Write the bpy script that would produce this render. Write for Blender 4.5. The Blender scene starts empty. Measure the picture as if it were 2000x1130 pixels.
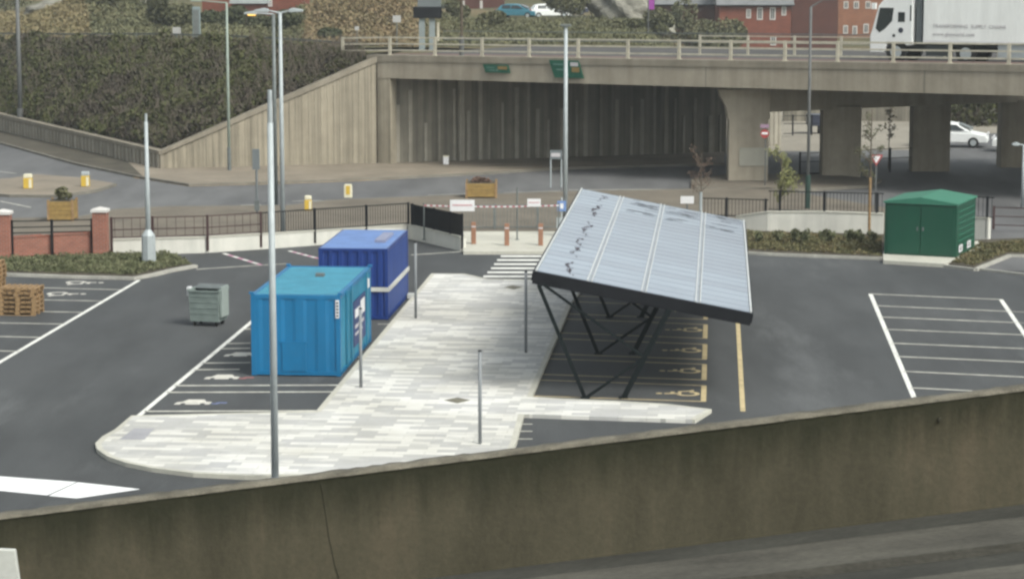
import bpy, math, random
import numpy as np
from mathutils import Vector, Matrix
random.seed(7); rng = np.random.default_rng(11)
R = math.radians
S = bpy.context.scene
COL = S.collection
# ------------------------------------------------------------------ camera
F = 4800.0; H = 12.0; PITCH = math.atan(685 / F)
cd = bpy.data.cameras.new('camera'); cam = bpy.data.objects.new('camera', cd); COL.objects.link(cam)
cd.sensor_width = 36; cd.lens = 36 * F / 2000; cd.clip_end = 3000; cd.clip_start = 0.5
cam.location = (0, 0, H); cam.rotation_euler = (R(90) - PITCH, 0, 0)
S.camera = cam
S.render.resolution_x = 1024; S.render.resolution_y = 578
# ------------------------------------------------------------------ light (bright overcast, sun veiled, ahead and to the right)
SUN_EL, SUN_AZ = 48, 135            # azimuth clockwise from +Y (view direction)
w = bpy.data.worlds.new('World'); S.world = w; w.use_nodes = True
nt = w.node_tree; bg = nt.nodes['Background']
sky = nt.nodes.new('ShaderNodeTexSky'); sky.sky_type = 'NISHITA'; sky.sun_disc = False
sky.sun_elevation = R(SUN_EL); sky.sun_rotation = R(SUN_AZ); sky.dust_density = 4.0; sky.air_density = 1.0; sky.ozone_density = 1.0
hs = nt.nodes.new('ShaderNodeHueSaturation'); hs.inputs['Saturation'].default_value = 0.32
nt.links.new(sky.outputs[0], hs.inputs['Color']); tn = nt.nodes.new('ShaderNodeMix'); tn.data_type = 'RGBA'; tn.blend_type = 'MULTIPLY'; tn.inputs[0].default_value = 1; tn.inputs[7].default_value = (0.97, 1.0, 0.95, 1); nt.links.new(hs.outputs[0], tn.inputs[6]); nt.links.new(tn.outputs[2], bg.inputs[0]); bg.inputs[1].default_value = 0.11
sd = bpy.data.lights.new('sun', 'SUN'); sd.energy = 1.3; sd.angle = R(22); sd.color = (1.0, 0.975, 0.90)
so = bpy.data.objects.new('sun', sd); COL.objects.link(so)
sv = Vector((math.sin(R(SUN_AZ)) * math.cos(R(SUN_EL)), math.cos(R(SUN_AZ)) * math.cos(R(SUN_EL)), math.sin(R(SUN_EL))))
so.rotation_euler = sv.to_track_quat('Z', 'Y').to_euler(); so.location = (40, 60, 60)
S.view_settings.view_transform = 'Standard'; S.view_settings.look = 'None'; S.view_settings.gamma = 1
S.view_settings.exposure = 0.92
S.render.engine = 'CYCLES'; S.cycles.filter_width = 2.6; S.cycles.max_bounces = 6

# ------------------------------------------------------------------ helpers
cp, sp = math.cos(PITCH), math.sin(PITCH)
def ray(px, py):
    u = (px - 1000) / F; v = (565 - py) / F
    return u, v * sp + cp, v * cp - sp
def G(px, py, z=0.0):
    x, y, dz = ray(px, py); t = (z - H) / dz
    return (x * t, y * t)
def Zat(py, D):                      # height seen at image row py at distance D
    _, y, dz = ray(1000, py); return H + dz * D / y
def XD(px, D, py=400):
    x, y, _ = ray(px, py); return x * D / y
def hexc(r, g, b): return (r, g, b, 1)

def tag(o, label=None, cat=None, group=None, kind=None):
    if label: o['label'] = label
    if cat: o['category'] = cat
    if group: o['group'] = group
    if kind: o['kind'] = kind
    return o
def thing(name, label, cat, loc, rz=0, group=None):
    o = bpy.data.objects.new(name, None); COL.objects.link(o); o.empty_display_size = 0.3
    o.location = loc if len(loc) == 3 else (loc[0], loc[1], 0); o.rotation_euler = (0, 0, rz)
    return tag(o, label, cat, group)
def copy_tree(o, loc=None, rz=None, label=None, parent=None):
    c = o.copy(); COL.objects.link(c)
    if parent is not None: c.parent = parent
    if loc is not None: c.location = loc if len(loc) == 3 else (loc[0], loc[1], 0)
    if rz is not None: c.rotation_euler = (0, 0, rz)
    if label: c['label'] = label
    for ch in list(o.children): copy_tree(ch, parent=c)
    return c

class MB:
    def __init__(s): s.v = []; s.f = []
    def poly(s, pts): n = len(s.v); s.v += [tuple(p) for p in pts]; s.f.append(tuple(range(n, n + len(pts)))); return s
    def box(s, x0, x1, y0, y1, z0, z1, rz=0, c=(0, 0)):
        n = len(s.v); a, b = math.cos(rz), math.sin(rz)
        for z in (z0, z1):
            for x, y in ((x0, y0), (x1, y0), (x1, y1), (x0, y1)):
                s.v.append((c[0] + x * a - y * b, c[1] + x * b + y * a, z))
        for q in ((0, 3, 2, 1), (4, 5, 6, 7), (0, 1, 5, 4), (1, 2, 6, 5), (2, 3, 7, 6), (3, 0, 4, 7)):
            s.f.append(tuple(n + i for i in q))
        return s
    def beam(s, p, q, w, h, up=(0, 0, 1)):     # rectangular bar between two points
        p, q = Vector(p), Vector(q); d = (q - p).normalized(); u = Vector(up)
        r = d.cross(u); r = r.normalized() if r.length > 1e-5 else Vector((1, 0, 0)); u = r.cross(d).normalized()
        n = len(s.v)
        for e in (p, q):
            for a, b in ((-1, -1), (1, -1), (1, 1), (-1, 1)): s.v.append(tuple(e + r * a * w / 2 + u * b * h / 2))
        for f in ((0, 3, 2, 1), (4, 5, 6, 7), (0, 1, 5, 4), (1, 2, 6, 5), (2, 3, 7, 6), (3, 0, 4, 7)):
            s.f.append(tuple(n + i for i in f))
        return s
    def tube(s, p, q, r0, r1=None, n=10, caps=True):
        r1 = r0 if r1 is None else r1
        p, q = Vector(p), Vector(q); d = (q - p).normalized()
        a = d.cross(Vector((0, 0, 1)));  a = a.normalized() if a.length > 1e-4 else Vector((1, 0, 0)); b = d.cross(a)
        m = len(s.v)
        for e, rr in ((p, r0), (q, r1)):
            for i in range(n):
                t = 2 * math.pi * i / n; s.v.append(tuple(e + (a * math.cos(t) + b * math.sin(t)) * rr))
        for i in range(n):
            j = (i + 1) % n; s.f.append((m + i, m + j, m + n + j, m + n + i))
        if caps: s.f.append(tuple(m + i for i in range(n))[::-1]); s.f.append(tuple(m + n + i for i in range(n)))
        return s
    def prism(s, pts, z0, z1):                 # pts 2D; z0,z1 scalar or lists per point
        n = len(pts); m = len(s.v)
        ar = sum(pts[i][0] * pts[(i + 1) % n][1] - pts[(i + 1) % n][0] * pts[i][1] for i in range(n))
        if ar < 0: pts = pts[::-1]
        zl0 = z0 if hasattr(z0, '__len__') else [z0] * n; zl1 = z1 if hasattr(z1, '__len__') else [z1] * n
        if ar < 0: zl0 = list(zl0)[::-1]; zl1 = list(zl1)[::-1]
        for p, z in zip(pts, zl0): s.v.append((p[0], p[1], z))
        for p, z in zip(pts, zl1): s.v.append((p[0], p[1], z))
        s.f.append(tuple(range(m, m + n))[::-1]); s.f.append(tuple(range(m + n, m + 2 * n)))
        for i in range(n):
            j = (i + 1) % n; s.f.append((m + i, m + j, m + n + j, m + n + i))
        return s
    def profile(s, pts, y0, y1):               # x-z outline extruded along y
        n = len(pts); m = len(s.v)
        for y in (y0, y1):
            for x, z in pts: s.v.append((x, y, z))
        s.f.append(tuple(range(m, m + n))); s.f.append(tuple(range(m + n, m + 2 * n))[::-1])
        for i in range(n):
            j = (i + 1) % n; s.f.append((m + j, m + i, m + n + i, m + n + j))
        return s
    def build(s, name, mat, parent=None, smooth=False, bevel=0, uvz=None):
        me = bpy.data.meshes.new(name); me.from_pydata(s.v, [], s.f); me.materials.append(mat)
        me.validate(); me.update()
        import bmesh
        bm = bmesh.new(); bm.from_mesh(me); bmesh.ops.recalc_face_normals(bm, faces=bm.faces); bm.to_mesh(me); bm.free()
        if smooth:
            for p in me.polygons: p.use_smooth = True
        o = bpy.data.objects.new(name, me); COL.objects.link(o)
        if parent: o.parent = parent
        if bevel:
            b = o.modifiers.new('bevel', 'BEVEL'); b.width = bevel; b.segments = 2; b.limit_method = 'ANGLE'; b.angle_limit = R(40)
        return o
def sheet(name, pts, z, mat, kind='structure'):
    m = MB(); n = len(pts); ar = sum(pts[i][0] * pts[(i + 1) % n][1] - pts[(i + 1) % n][0] * pts[i][1] for i in range(n))
    if ar < 0: pts = pts[::-1]
    m.poly([(x, y, z) for x, y in pts]); o = m.build(name, mat)
    return tag(o, kind=kind)
def offset_line(pts, w):
    out = []
    for i, p in enumerate(pts):
        a = Vector(pts[max(i - 1, 0)]); b = Vector(pts[min(i + 1, len(pts) - 1)]); d = (b - a).normalized()
        out.append((p[0] - d.y * w, p[1] + d.x * w))
    return out
def strip(m, pts, w, z):                       # flat line of width w along 2D polyline
    l = offset_line(pts, w / 2); r = offset_line(pts, -w / 2)
    for i in range(len(pts) - 1):
        m.poly([(*r[i], z), (*r[i + 1], z), (*l[i + 1], z), (*l[i], z)])
def ribbon(m, pts, w, z0, z1):                 # solid ribbon (wall / kerb) along polyline; z0,z1 scalars or lists
    l = offset_line(pts, w / 2); r = offset_line(pts, -w / 2); n = len(pts)
    a = z0 if hasattr(z0, '__len__') else [z0] * n; b = z1 if hasattr(z1, '__len__') else [z1] * n
    k = len(m.v)
    for i in range(n): m.v += [(*r[i], a[i]), (*l[i], a[i]), (*l[i], b[i]), (*r[i], b[i])]
    for i in range(n - 1):
        p, q = k + 4 * i, k + 4 * i + 4
        for j in range(4): jj = (j + 1) % 4; m.f.append((p + j, p + jj, q + jj, q + j))
    m.f.append((k, k + 3, k + 2, k + 1)); e = k + 4 * (n - 1); m.f.append((e, e + 1, e + 2, e + 3))

# ------------------------------------------------------------------ materials
def base_mat(name, rough=0.8, metal=0, spec=0.5):
    m = bpy.data.materials.new(name); m.use_nodes = True; t = m.node_tree; p = t.nodes['Principled BSDF']
    p.inputs['Roughness'].default_value = rough; p.inputs['Metallic'].default_value = metal
    p.inputs['Specular IOR Level'].default_value = spec
    return m, t, p
def nod(t, typ, **kw):
    n = t.nodes.new(typ)
    for k, v in kw.items():
        if k in n.inputs: n.inputs[k].default_value = v
        else: setattr(n, k, v)
    return n
def coords(t, scale=(1, 1, 1), rz=0, world=False):
    mp = t.nodes.new('ShaderNodeMapping'); mp.inputs['Scale'].default_value = scale; mp.inputs['Rotation'].default_value = (0, 0, rz)
    if world: g = t.nodes.new('ShaderNodeNewGeometry'); t.links.new(g.outputs['Position'], mp.inputs['Vector'])
    else: g = t.nodes.new('ShaderNodeTexCoord'); t.links.new(g.outputs['Object'], mp.inputs['Vector'])
    return mp
def ramp(t, src, stops, interp='LINEAR'):
    r = t.nodes.new('ShaderNodeValToRGB'); r.color_ramp.interpolation = interp
    e = r.color_ramp.elements
    while len(e) < len(stops): e.new(0.5)
    for el, (p, c) in zip(e, stops): el.position = p; el.color = (*c, 1) if len(c) == 3 else c
    t.links.new(src, r.inputs[0]); return r
def mixc(t, fac, a, b, mode='MIX'):
    m = t.nodes.new('ShaderNodeMix'); m.data_type = 'RGBA'; m.blend_type = mode
    for s_, v in ((0, fac), (6, a), (7, b)):
        if hasattr(v, 'links') or hasattr(v, 'is_output'): t.links.new(v, m.inputs[s_])
        else: m.inputs[s_].default_value = v if s_ == 0 else ((*v, 1) if len(v) == 3 else v)
    return m.outputs[2]
def noise(t, vec, scale, detail=4, rough=0.55):
    n = t.nodes.new('ShaderNodeTexNoise'); n.inputs['Scale'].default_value = scale; n.inputs['Detail'].default_value = detail; n.inputs['Roughness'].default_value = rough
    t.links.new(vec.outputs[0], n.inputs['Vector']); return n.outputs[0]
def bump(t, p, src, strength, dist=0.02):
    b = t.nodes.new('ShaderNodeBump'); b.inputs['Strength'].default_value = strength; b.inputs['Distance'].default_value = dist
    t.links.new(src, b.inputs['Height']); t.links.new(b.outputs[0], p.inputs['Normal'])
def mat(name, col, rough=0.8, var=0.2, scale=1.5, metal=0, fine=0.1, spec=0.4, bmp=0, stretch=(1, 1, 1), col2=None, world=False):
    """base colour varied by a broad noise (dirt, wear) and a fine grain"""
    m, t, p = base_mat(name, rough, metal, spec)
    mp = coords(t, stretch, world=world)
    n1 = noise(t, mp, scale, 5, 0.6)
    c2 = col2 or tuple(c * (1 - var) for c in col); c1 = tuple(min(1, c * (1 + var * 0.5)) for c in col)
    r = ramp(t, n1, [(0.32, c2), (0.68, c1)])
    n2 = noise(t, mp, scale * 14, 2)
    r2 = ramp(t, n2, [(0.3, (1 - fine,) * 3), (0.7, (1 + 0,) * 3)])
    t.links.new(mixc(t, 1.0, r.outputs[0], r2.outputs[0], 'MULTIPLY'), p.inputs['Base Color'])
    if bmp: bump(t, p, n2, bmp)
    return m
M = {}
def asphalt(name, lo, hi, fine=0.25, dust=0.5):
    m, t, p = base_mat(name, 0.82, 0, 0.35); mp = coords(t, world=True)
    big = noise(t, mp, 0.09, 5, 0.65); r = ramp(t, big, [(0.35, lo), (0.7, hi)])
    mp2 = coords(t, (0.25, 0.05, 1), R(8), world=True); tr = noise(t, mp2, 2.2, 4, 0.6)
    r2 = ramp(t, tr, [(0.38, (0.82,) * 3), (0.62, (1.10,) * 3)])
    c = mixc(t, 1, r.outputs[0], r2.outputs[0], 'MULTIPLY')
    mpd = coords(t, (0.5, 0.12, 1), R(-70), world=True); du = noise(t, mpd, 0.35, 7, 0.7)      # dusty scuffs
    rd = ramp(t, du, [(0.56, (0, 0, 0)), (0.70, (dust,) * 3)])
    c = mixc(t, rd.outputs[0], c, tuple(min(1, h * 2.1) for h in hi))
    g = noise(t, mp, 22, 3, 0.7); rg = ramp(t, g, [(0.3, (1 - fine,) * 3), (0.7, (1.0 + fine,) * 3)])
    t.links.new(mixc(t, 1, c, rg.outputs[0], 'MULTIPLY'), p.inputs['Base Color'])
    bump(t, p, g, 0.25, 0.01); return m
M['tarmac'] = asphalt('fresh_tarmac', (0.054, 0.057, 0.060), (0.070, 0.073, 0.075))
M['road'] = asphalt('worn_road', (0.105, 0.106, 0.110), (0.135, 0.136, 0.137), 0.12, 0.1)
M['white'] = mat('white_road_paint', (0.78, 0.78, 0.74), 0.7, 0.2, 2.0, fine=0.18)
M['thinwhite'] = mat('thin_white_road_paint', (0.62, 0.61, 0.54), 0.7, 0.35, 2.0, fine=0.25)
M['yellow'] = mat('yellow_road_paint', (0.60, 0.49, 0.28), 0.7, 0.25, 2.0, fine=0.2)
def paving():
    m, t, p = base_mat('block_paving', 0.85, 0, 0.3); mp = coords(t, rz=R(4.8), world=True)
    b = t.nodes.new('ShaderNodeTexBrick'); t.links.new(mp.outputs[0], b.inputs['Vector'])
    b.inputs['Color1'].default_value = (0, 0, 0, 1); b.inputs['Color2'].default_value = (1, 1, 1, 1); b.inputs['Mortar'].default_value = (0.5, 0.5, 0.5, 1)
    b.inputs['Scale'].default_value = 1; b.inputs['Brick Width'].default_value = 0.72; b.inputs['Row Height'].default_value = 0.30; b.inputs['Mortar Size'].default_value = 0.006
    b.offset = 0.37; b.offset_frequency = 2
    cl = noise(t, coords(t, (0.7, 1.3, 1), world=True), 0.9, 2)
    mx = mixc(t, 0.5, b.outputs[0], cl)
    r = ramp(t, mx, [(0.0, (0.46, 0.46, 0.46)), (0.40, (0.52, 0.52, 0.51)), (0.52, (0.61, 0.605, 0.585)), (0.60, (0.67, 0.665, 0.64))], 'CONSTANT')
    mt = ramp(t, b.outputs['Fac'], [(0.0, (1, 1, 1)), (1.0, (0.72, 0.72, 0.7))])
    c = mixc(t, 1, r.outputs[0], mt.outputs[0], 'MULTIPLY')
    d = ramp(t, noise(t, coords(t, world=True), 0.25, 5, 0.65), [(0.35, (0.80, 0.79, 0.75)), (0.65, (1, 1, 1))])
    t.links.new(mixc(t, 1, c, d.outputs[0], 'MULTIPLY'), p.inputs['Base Color'])
    return m
M['paving'] = paving()
M['kerb'] = mat('kerb_stone', (0.42, 0.41, 0.37), 0.85, 0.25, 1.2, fine=0.2, world=True)
M['slab'] = mat('pavement_slabs', (0.24, 0.205, 0.16), 0.9, 0.25, 0.5, fine=0.15, world=True)
M['nearslab'] = mat('worn_brown_slabs', (0.165, 0.143, 0.113), 0.9, 0.25, 0.5, fine=0.15, world=True)
M['paleslab'] = mat('pale_slabs', (0.50, 0.49, 0.43), 0.9, 0.15, 0.5, fine=0.12, world=True)
M['verge'] = mat('earth_verge', (0.085, 0.075, 0.055), 0.95, 0.4, 0.7, fine=0.3, world=True)
M['sand'] = mat('pale_gravel', (0.29, 0.265, 0.22), 0.95, 0.2, 0.2, fine=0.2, world=True)
M['soil'] = mat('dark_soil', (0.085, 0.072, 0.05), 0.95, 0.4, 1.5, fine=0.4, world=True)
def ground_mat():
    m, t, p = base_mat('rough_ground', 0.95, 0, 0.2); mp = coords(t, world=True)
    r = ramp(t, noise(t, mp, 0.06, 7, 0.65), [(0.3, (0.035, 0.045, 0.018)), (0.48, (0.10, 0.095, 0.045)), (0.62, (0.17, 0.13, 0.07)), (0.75, (0.06, 0.065, 0.03))])
    g = ramp(t, noise(t, mp, 2.5, 5, 0.7), [(0.3, (0.6,) * 3), (0.7, (1.15,) * 3)])
    t.links.new(mixc(t, 1, r.outputs[0], g.outputs[0], 'MULTIPLY'), p.inputs['Base Color']); return m
M['ground'] = ground_mat()
def concrete(name, lo, hi, streak=0.5, rib=0, drip=False, along=(1, 1)):
    m, t, p = base_mat(name, 0.9, 0, 0.25)
    mp = coords(t, (1.6, 1.6, 0.10), world=True); s1 = noise(t, mp, 1.0, 6, 0.65)
    r = ramp(t, s1, [(0.30, lo), (0.66, hi)])
    sp_ = noise(t, coords(t, world=True), 1.1, 7, 0.7); r2 = ramp(t, sp_, [(0.3, (1 - 0.35 * streak,) * 3), (0.7, (1.08,) * 3)])
    c = mixc(t, 1, r.outputs[0], r2.outputs[0], 'MULTIPLY')
    if rib:
        mr = coords(t, (1, 1, 0.015), world=True); s3 = noise(t, mr, rib, 3, 0.8)
        r3 = ramp(t, s3, [(0.38, (0.74,) * 3), (0.60, (1.12,) * 3)]); c = mixc(t, 1, c, r3.outputs[0], 'MULTIPLY')
    t.links.new(c, p.inputs['Base Color']); bump(t, p, sp_, 0.3, 0.03); return m
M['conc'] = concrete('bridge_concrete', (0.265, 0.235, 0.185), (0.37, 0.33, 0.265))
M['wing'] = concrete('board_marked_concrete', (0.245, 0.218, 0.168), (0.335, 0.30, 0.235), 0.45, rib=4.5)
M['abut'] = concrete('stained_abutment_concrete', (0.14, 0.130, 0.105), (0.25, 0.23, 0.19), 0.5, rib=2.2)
M['rib'] = concrete('pale_rib_concrete', (0.24, 0.225, 0.185), (0.42, 0.39, 0.33), 0.7)
M['cope'] = concrete('coping_concrete', (0.20, 0.178, 0.14), (0.285, 0.255, 0.205))
M['blockwall'] = concrete('pale_wall_concrete', (0.50, 0.50, 0.46), (0.62, 0.61, 0.56), 0.2)
def parapet_mat():
    m, t, p = base_mat('weathered_parapet_concrete', 0.95, 0, 0.2)
    a = coords(t, (1, 1, 0.28)); n1 = noise(t, a, 0.8, 8, 0.7)
    r = ramp(t, n1, [(0.28, (0.046, 0.042, 0.028)), (0.5, (0.078, 0.070, 0.047)), (0.72, (0.122, 0.100, 0.068))])
    # lichen-dark run-off below the coping: ragged stains, in the wall's own height
    ob = t.nodes.new('ShaderNodeTexCoord'); sx = t.nodes.new('ShaderNodeSeparateXYZ'); t.links.new(ob.outputs['UV'], sx.inputs[0])
    b = coords(t, (1, 1, 0.12)); n2 = noise(t, b, 2.6, 6, 0.7)
    ad = nod(t, 'ShaderNodeMath', operation='ADD'); t.links.new(sx.outputs[1], ad.inputs[0]); t.links.new(n2, ad.inputs[1])
    rs = ramp(t, ad.outputs[0], [(0.50, (0, 0, 0)), (0.95, (0, 0, 0)), (1.0, (0, 0, 0))])
    rs.color_ramp.elements[0].position = 0.0
    mr = nod(t, 'ShaderNodeMapRange'); mr.inputs['From Min'].default_value = 1.0; mr.inputs['From Max'].default_value = 1.42
    mr.inputs['To Max'].default_value = 0.9
    t.links.new(ad.outputs[0], mr.inputs['Value'])
    c = mixc(t, mr.outputs[0], r.outputs[0], (0.026, 0.027, 0.016))
    g = noise(t, coords(t), 16, 6, 0.75); rg = ramp(t, g, [(0.3, (0.82,) * 3), (0.7, (1.14,) * 3)])
    t.links.new(mixc(t, 1, c, rg.outputs[0], 'MULTIPLY'), p.inputs['Base Color']); bump(t, p, g, 0.3, 0.015); return m
M['parapet'] = parapet_mat()
M['parapet_top'] = mat('mottled_parapet_top', (0.175, 0.16, 0.125), 0.95, 0.45, 3.5, fine=0.35, bmp=0.5)  # lighter than the wall face, mottled at random
M['ledge'] = mat('worn_ledge_concrete', (0.088, 0.084, 0.070), 0.95, 0.4, 2.2, fine=0.3, bmp=0.4, stretch=(0.4, 1, 1))
M['gutter'] = mat('dark_gutter_tarmac', (0.050, 0.050, 0.042), 0.9, 0.35, 2.2, fine=0.35, stretch=(0.4, 1, 1))  # darker than the ledge between the two strips
def corrug(name, col, scale=6.0, axis=0, var=0.2, dirt=0.3, rough=0.45, rust=True):
    m, t, p = base_mat(name, rough, 0, 0.5)
    n1 = noise(t, coords(t, (1, 1, 0.35)), 1.6, 6, 0.65); r = ramp(t, n1, [(0.3, tuple(c * (1 - var) for c in col)), (0.7, tuple(c * (1 + var * 0.4) for c in col))])
    c = r.outputs[0]
    if rust:
        n2 = noise(t, coords(t, (1, 1, 0.5)), 4.5, 6, 0.75); rr = ramp(t, n2, [(0.66, (0, 0, 0)), (0.76, (dirt,) * 3)])
        c = mixc(t, rr.outputs[0], c, (0.10, 0.07, 0.05))
    t.links.new(c, p.inputs['Base Color']); return m
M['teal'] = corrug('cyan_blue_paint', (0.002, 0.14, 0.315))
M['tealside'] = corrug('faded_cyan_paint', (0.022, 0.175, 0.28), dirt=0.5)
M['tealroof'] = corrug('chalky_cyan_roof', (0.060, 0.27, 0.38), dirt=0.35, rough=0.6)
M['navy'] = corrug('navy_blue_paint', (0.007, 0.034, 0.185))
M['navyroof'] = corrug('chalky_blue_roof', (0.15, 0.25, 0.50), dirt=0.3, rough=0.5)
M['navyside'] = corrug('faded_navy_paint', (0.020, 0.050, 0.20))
M['band'] = mat('white_band_paint', (0.55, 0.56, 0.53), 0.6, 0.2)
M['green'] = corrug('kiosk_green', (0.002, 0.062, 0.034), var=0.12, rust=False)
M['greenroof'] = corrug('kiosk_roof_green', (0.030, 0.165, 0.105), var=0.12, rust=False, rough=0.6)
M['galv'] = mat('galvanised_steel', (0.40, 0.44, 0.455), 0.55, 0.12, 3, metal=0.1)
M['galvdark'] = mat('weathered_steel', (0.16, 0.18, 0.18), 0.55, 0.2, 3, metal=0.3)
M['postgrey'] = mat('dull_post_steel', (0.22, 0.235, 0.25), 0.55, 0.15, 3)
M['greypole'] = mat('dark_grey_pole_paint', (0.11, 0.115, 0.115), 0.6, 0.15, 3)
M['greenpole'] = mat('pale_green_pole_paint', (0.27, 0.32, 0.28), 0.6, 0.15, 3)
M['black'] = mat('black_metal', (0.012, 0.013, 0.016), 0.7, 0.2, 3, spec=0.12)
M['darkgreensteel'] = mat('dark_frame_steel', (0.008, 0.012, 0.013), 0.75, 0.2, 3, spec=0.1)
M['rubber'] = mat('black_rubber', (0.015, 0.015, 0.015), 0.9, 0.2, 5)
M['cream'] = mat('cream_rail_paint', (0.56, 0.52, 0.42), 0.6, 0.25, 2, fine=0.2)
M['brown'] = mat('maroon_brown_paint', (0.06, 0.03, 0.03), 0.6, 0.2)
M['signwhite'] = mat('white_sign_face', (0.72, 0.72, 0.74), 0.5, 0.06)
M['signgrey'] = mat('grey_sign_back', (0.14, 0.16, 0.17), 0.6, 0.1)
M['signgreen'] = mat('green_sign_face', (0.006, 0.085, 0.05), 0.5, 0.2, 3)
M['signdull'] = mat('dull_sign_lettering', (0.10, 0.20, 0.17), 0.6, 0.1)
M['signyellow'] = mat('yellow_sign_paint', (0.22, 0.15, 0.05), 0.6, 0.1)
M['red'] = mat('red_paint', (0.34, 0.05, 0.05), 0.5, 0.1)
M['orange'] = mat('rusty_orange_paint', (0.31, 0.16, 0.10), 0.7, 0.2)
M['bollyellow'] = mat('yellow_bollard_plastic', (0.62, 0.42, 0.06), 0.5, 0.1)
M['bollwhite'] = mat('cream_bollard_plastic', (0.72, 0.68, 0.52), 0.5, 0.08)
M['wood'] = mat('pallet_timber', (0.34, 0.22, 0.11), 0.85, 0.35, 5, fine=0.3)
M['plantwood'] = mat('planter_timber', (0.33, 0.22, 0.075), 0.85, 0.25, 5, fine=0.25)
M['binbody'] = mat('grey_green_bin', (0.20, 0.245, 0.23), 0.55, 0.2, 3)
M['glass'] = mat('dark_glass', (0.02, 0.028, 0.03), 0.12, 0.1, spec=0.8)
M['vwhite'] = mat('white_vehicle_paint', (0.84, 0.86, 0.86), 0.35, 0.05)
M['trailer'] = mat('white_trailer_sheet', (0.88, 0.90, 0.89), 0.5, 0.08, 0.6, stretch=(4, 4, 0.3))
M['vblue'] = mat('blue_car_paint', (0.05, 0.20, 0.27), 0.35, 0.1)
M['vdark'] = mat('dark_car_paint', (0.04, 0.045, 0.07), 0.35, 0.1)
M['chassis'] = mat('chassis_grey', (0.035, 0.042, 0.045), 0.7, 0.2)
M['purple'] = mat('purple_banner_cloth', (0.30, 0.05, 0.32), 0.7, 0.1)
M['letter'] = mat('grey_lettering', (0.50, 0.48, 0.50), 0.6, 0.05)
M['symbolwhite'] = mat('symbol_paint', (0.66, 0.64, 0.58), 0.7, 0.2, 4, fine=0.2)
def brick(name, c1, c2, mortar=(0.3, 0.26, 0.22), sc=1.0):
    m, t, p = base_mat(name, 0.9, 0, 0.2)
    g = t.nodes.new('ShaderNodeTexCoord'); sx = t.nodes.new('ShaderNodeSeparateXYZ'); t.links.new(g.outputs['Object'], sx.inputs[0])
    ad = nod(t, 'ShaderNodeMath', operation='ADD'); t.links.new(sx.outputs[0], ad.inputs[0]); t.links.new(sx.outputs[1], ad.inputs[1])
    cx = t.nodes.new('ShaderNodeCombineXYZ'); t.links.new(ad.outputs[0], cx.inputs[0]); t.links.new(sx.outputs[2], cx.inputs[1])
    b = t.nodes.new('ShaderNodeTexBrick'); t.links.new(cx.outputs[0], b.inputs['Vector'])
    b.inputs['Color1'].default_value = (*c1, 1); b.inputs['Color2'].default_value = (*c2, 1); b.inputs['Mortar'].default_value = (*mortar, 1)
    b.inputs['Scale'].default_value = sc; b.inputs['Brick Width'].default_value = 0.225; b.inputs['Row Height'].default_value = 0.075; b.inputs['Mortar Size'].default_value = 0.008
    r2 = ramp(t, noise(t, coords(t), 0.8, 5, 0.6), [(0.3, (0.78,) * 3), (0.7, (1.1,) * 3)])
    t.links.new(mixc(t, 1, b.outputs[0], r2.outputs[0], 'MULTIPLY'), p.inputs['Base Color']); return m
M['brick'] = brick('red_brick', (0.36, 0.125, 0.085), (0.28, 0.10, 0.07))
M['brickhouse'] = brick('house_brick', (0.21, 0.058, 0.032), (0.15, 0.042, 0.026), (0.17, 0.10, 0.08))
M['brickdark'] = brick('dark_house_brick', (0.105, 0.035, 0.025), (0.08, 0.03, 0.022), (0.09, 0.05, 0.04))
M['brickorange'] = brick('orange_house_brick', (0.27, 0.11, 0.055), (0.21, 0.08, 0.045), (0.24, 0.15, 0.10))
M['roof'] = mat('slate_roof', (0.17, 0.175, 0.18), 0.8, 0.2, 1.5)
M['stonecap'] = mat('white_coping_stone', (0.62, 0.60, 0.58), 0.8, 0.1)
M['rock'] = mat('pale_rock', (0.27, 0.26, 0.22), 0.95, 0.45, 0.5, fine=0.3, bmp=0.5)
def leafmat(name, cols, scale=0.35):
    m, t, p = base_mat(name, 0.8, 0, 0.15)
    g = t.nodes.new('ShaderNodeNewGeometry')
    n = noise(t, coords(t, world=True), scale, 5, 0.65)
    ad = nod(t, 'ShaderNodeMath', operation='MULTIPLY_ADD'); t.links.new(g.outputs['Random Per Island'], ad.inputs[0]); ad.inputs[1].default_value = 0.20
    t.links.new(n, ad.inputs[2]); sb = nod(t, 'ShaderNodeMath', operation='SUBTRACT'); t.links.new(ad.outputs[0], sb.inputs[0]); sb.inputs[1].default_value = 0.10
    k = len(cols); r = ramp(t, sb.outputs[0], [(0.28 + 0.44 * i / (k - 1), c) for i, c in enumerate(cols)])
    t.links.new(r.outputs[0], p.inputs['Base Color']); return m
M['scrub'] = leafmat('bank_scrub', [(0.056, 0.048, 0.039), (0.080, 0.067, 0.054), (0.062, 0.066, 0.030), (0.094, 0.102, 0.042), (0.084, 0.072, 0.050)], 0.22)
M['olive'] = leafmat('olive_foliage', [(0.075, 0.08, 0.042), (0.12, 0.12, 0.065), (0.165, 0.155, 0.09)])
M['darkhedge'] = leafmat('dark_hedge', [(0.045, 0.055, 0.03), (0.075, 0.082, 0.045), (0.11, 0.11, 0.065)])
M['tan'] = leafmat('tan_scrub', [(0.15, 0.115, 0.065), (0.21, 0.155, 0.09), (0.17, 0.145, 0.08), (0.25, 0.185, 0.115)])
M['buff'] = leafmat('buff_grass', [(0.15, 0.125, 0.065), (0.22, 0.18, 0.10), (0.16, 0.15, 0.075)])
M['bed'] = leafmat('bed_leaves', [(0.075, 0.085, 0.045), (0.12, 0.13, 0.07), (0.17, 0.17, 0.10)], 1.2)
M['bedr'] = leafmat('bed_leaves_brown', [(0.075, 0.075, 0.04), (0.125, 0.12, 0.06), (0.19, 0.145, 0.08)], 1.2)
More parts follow.
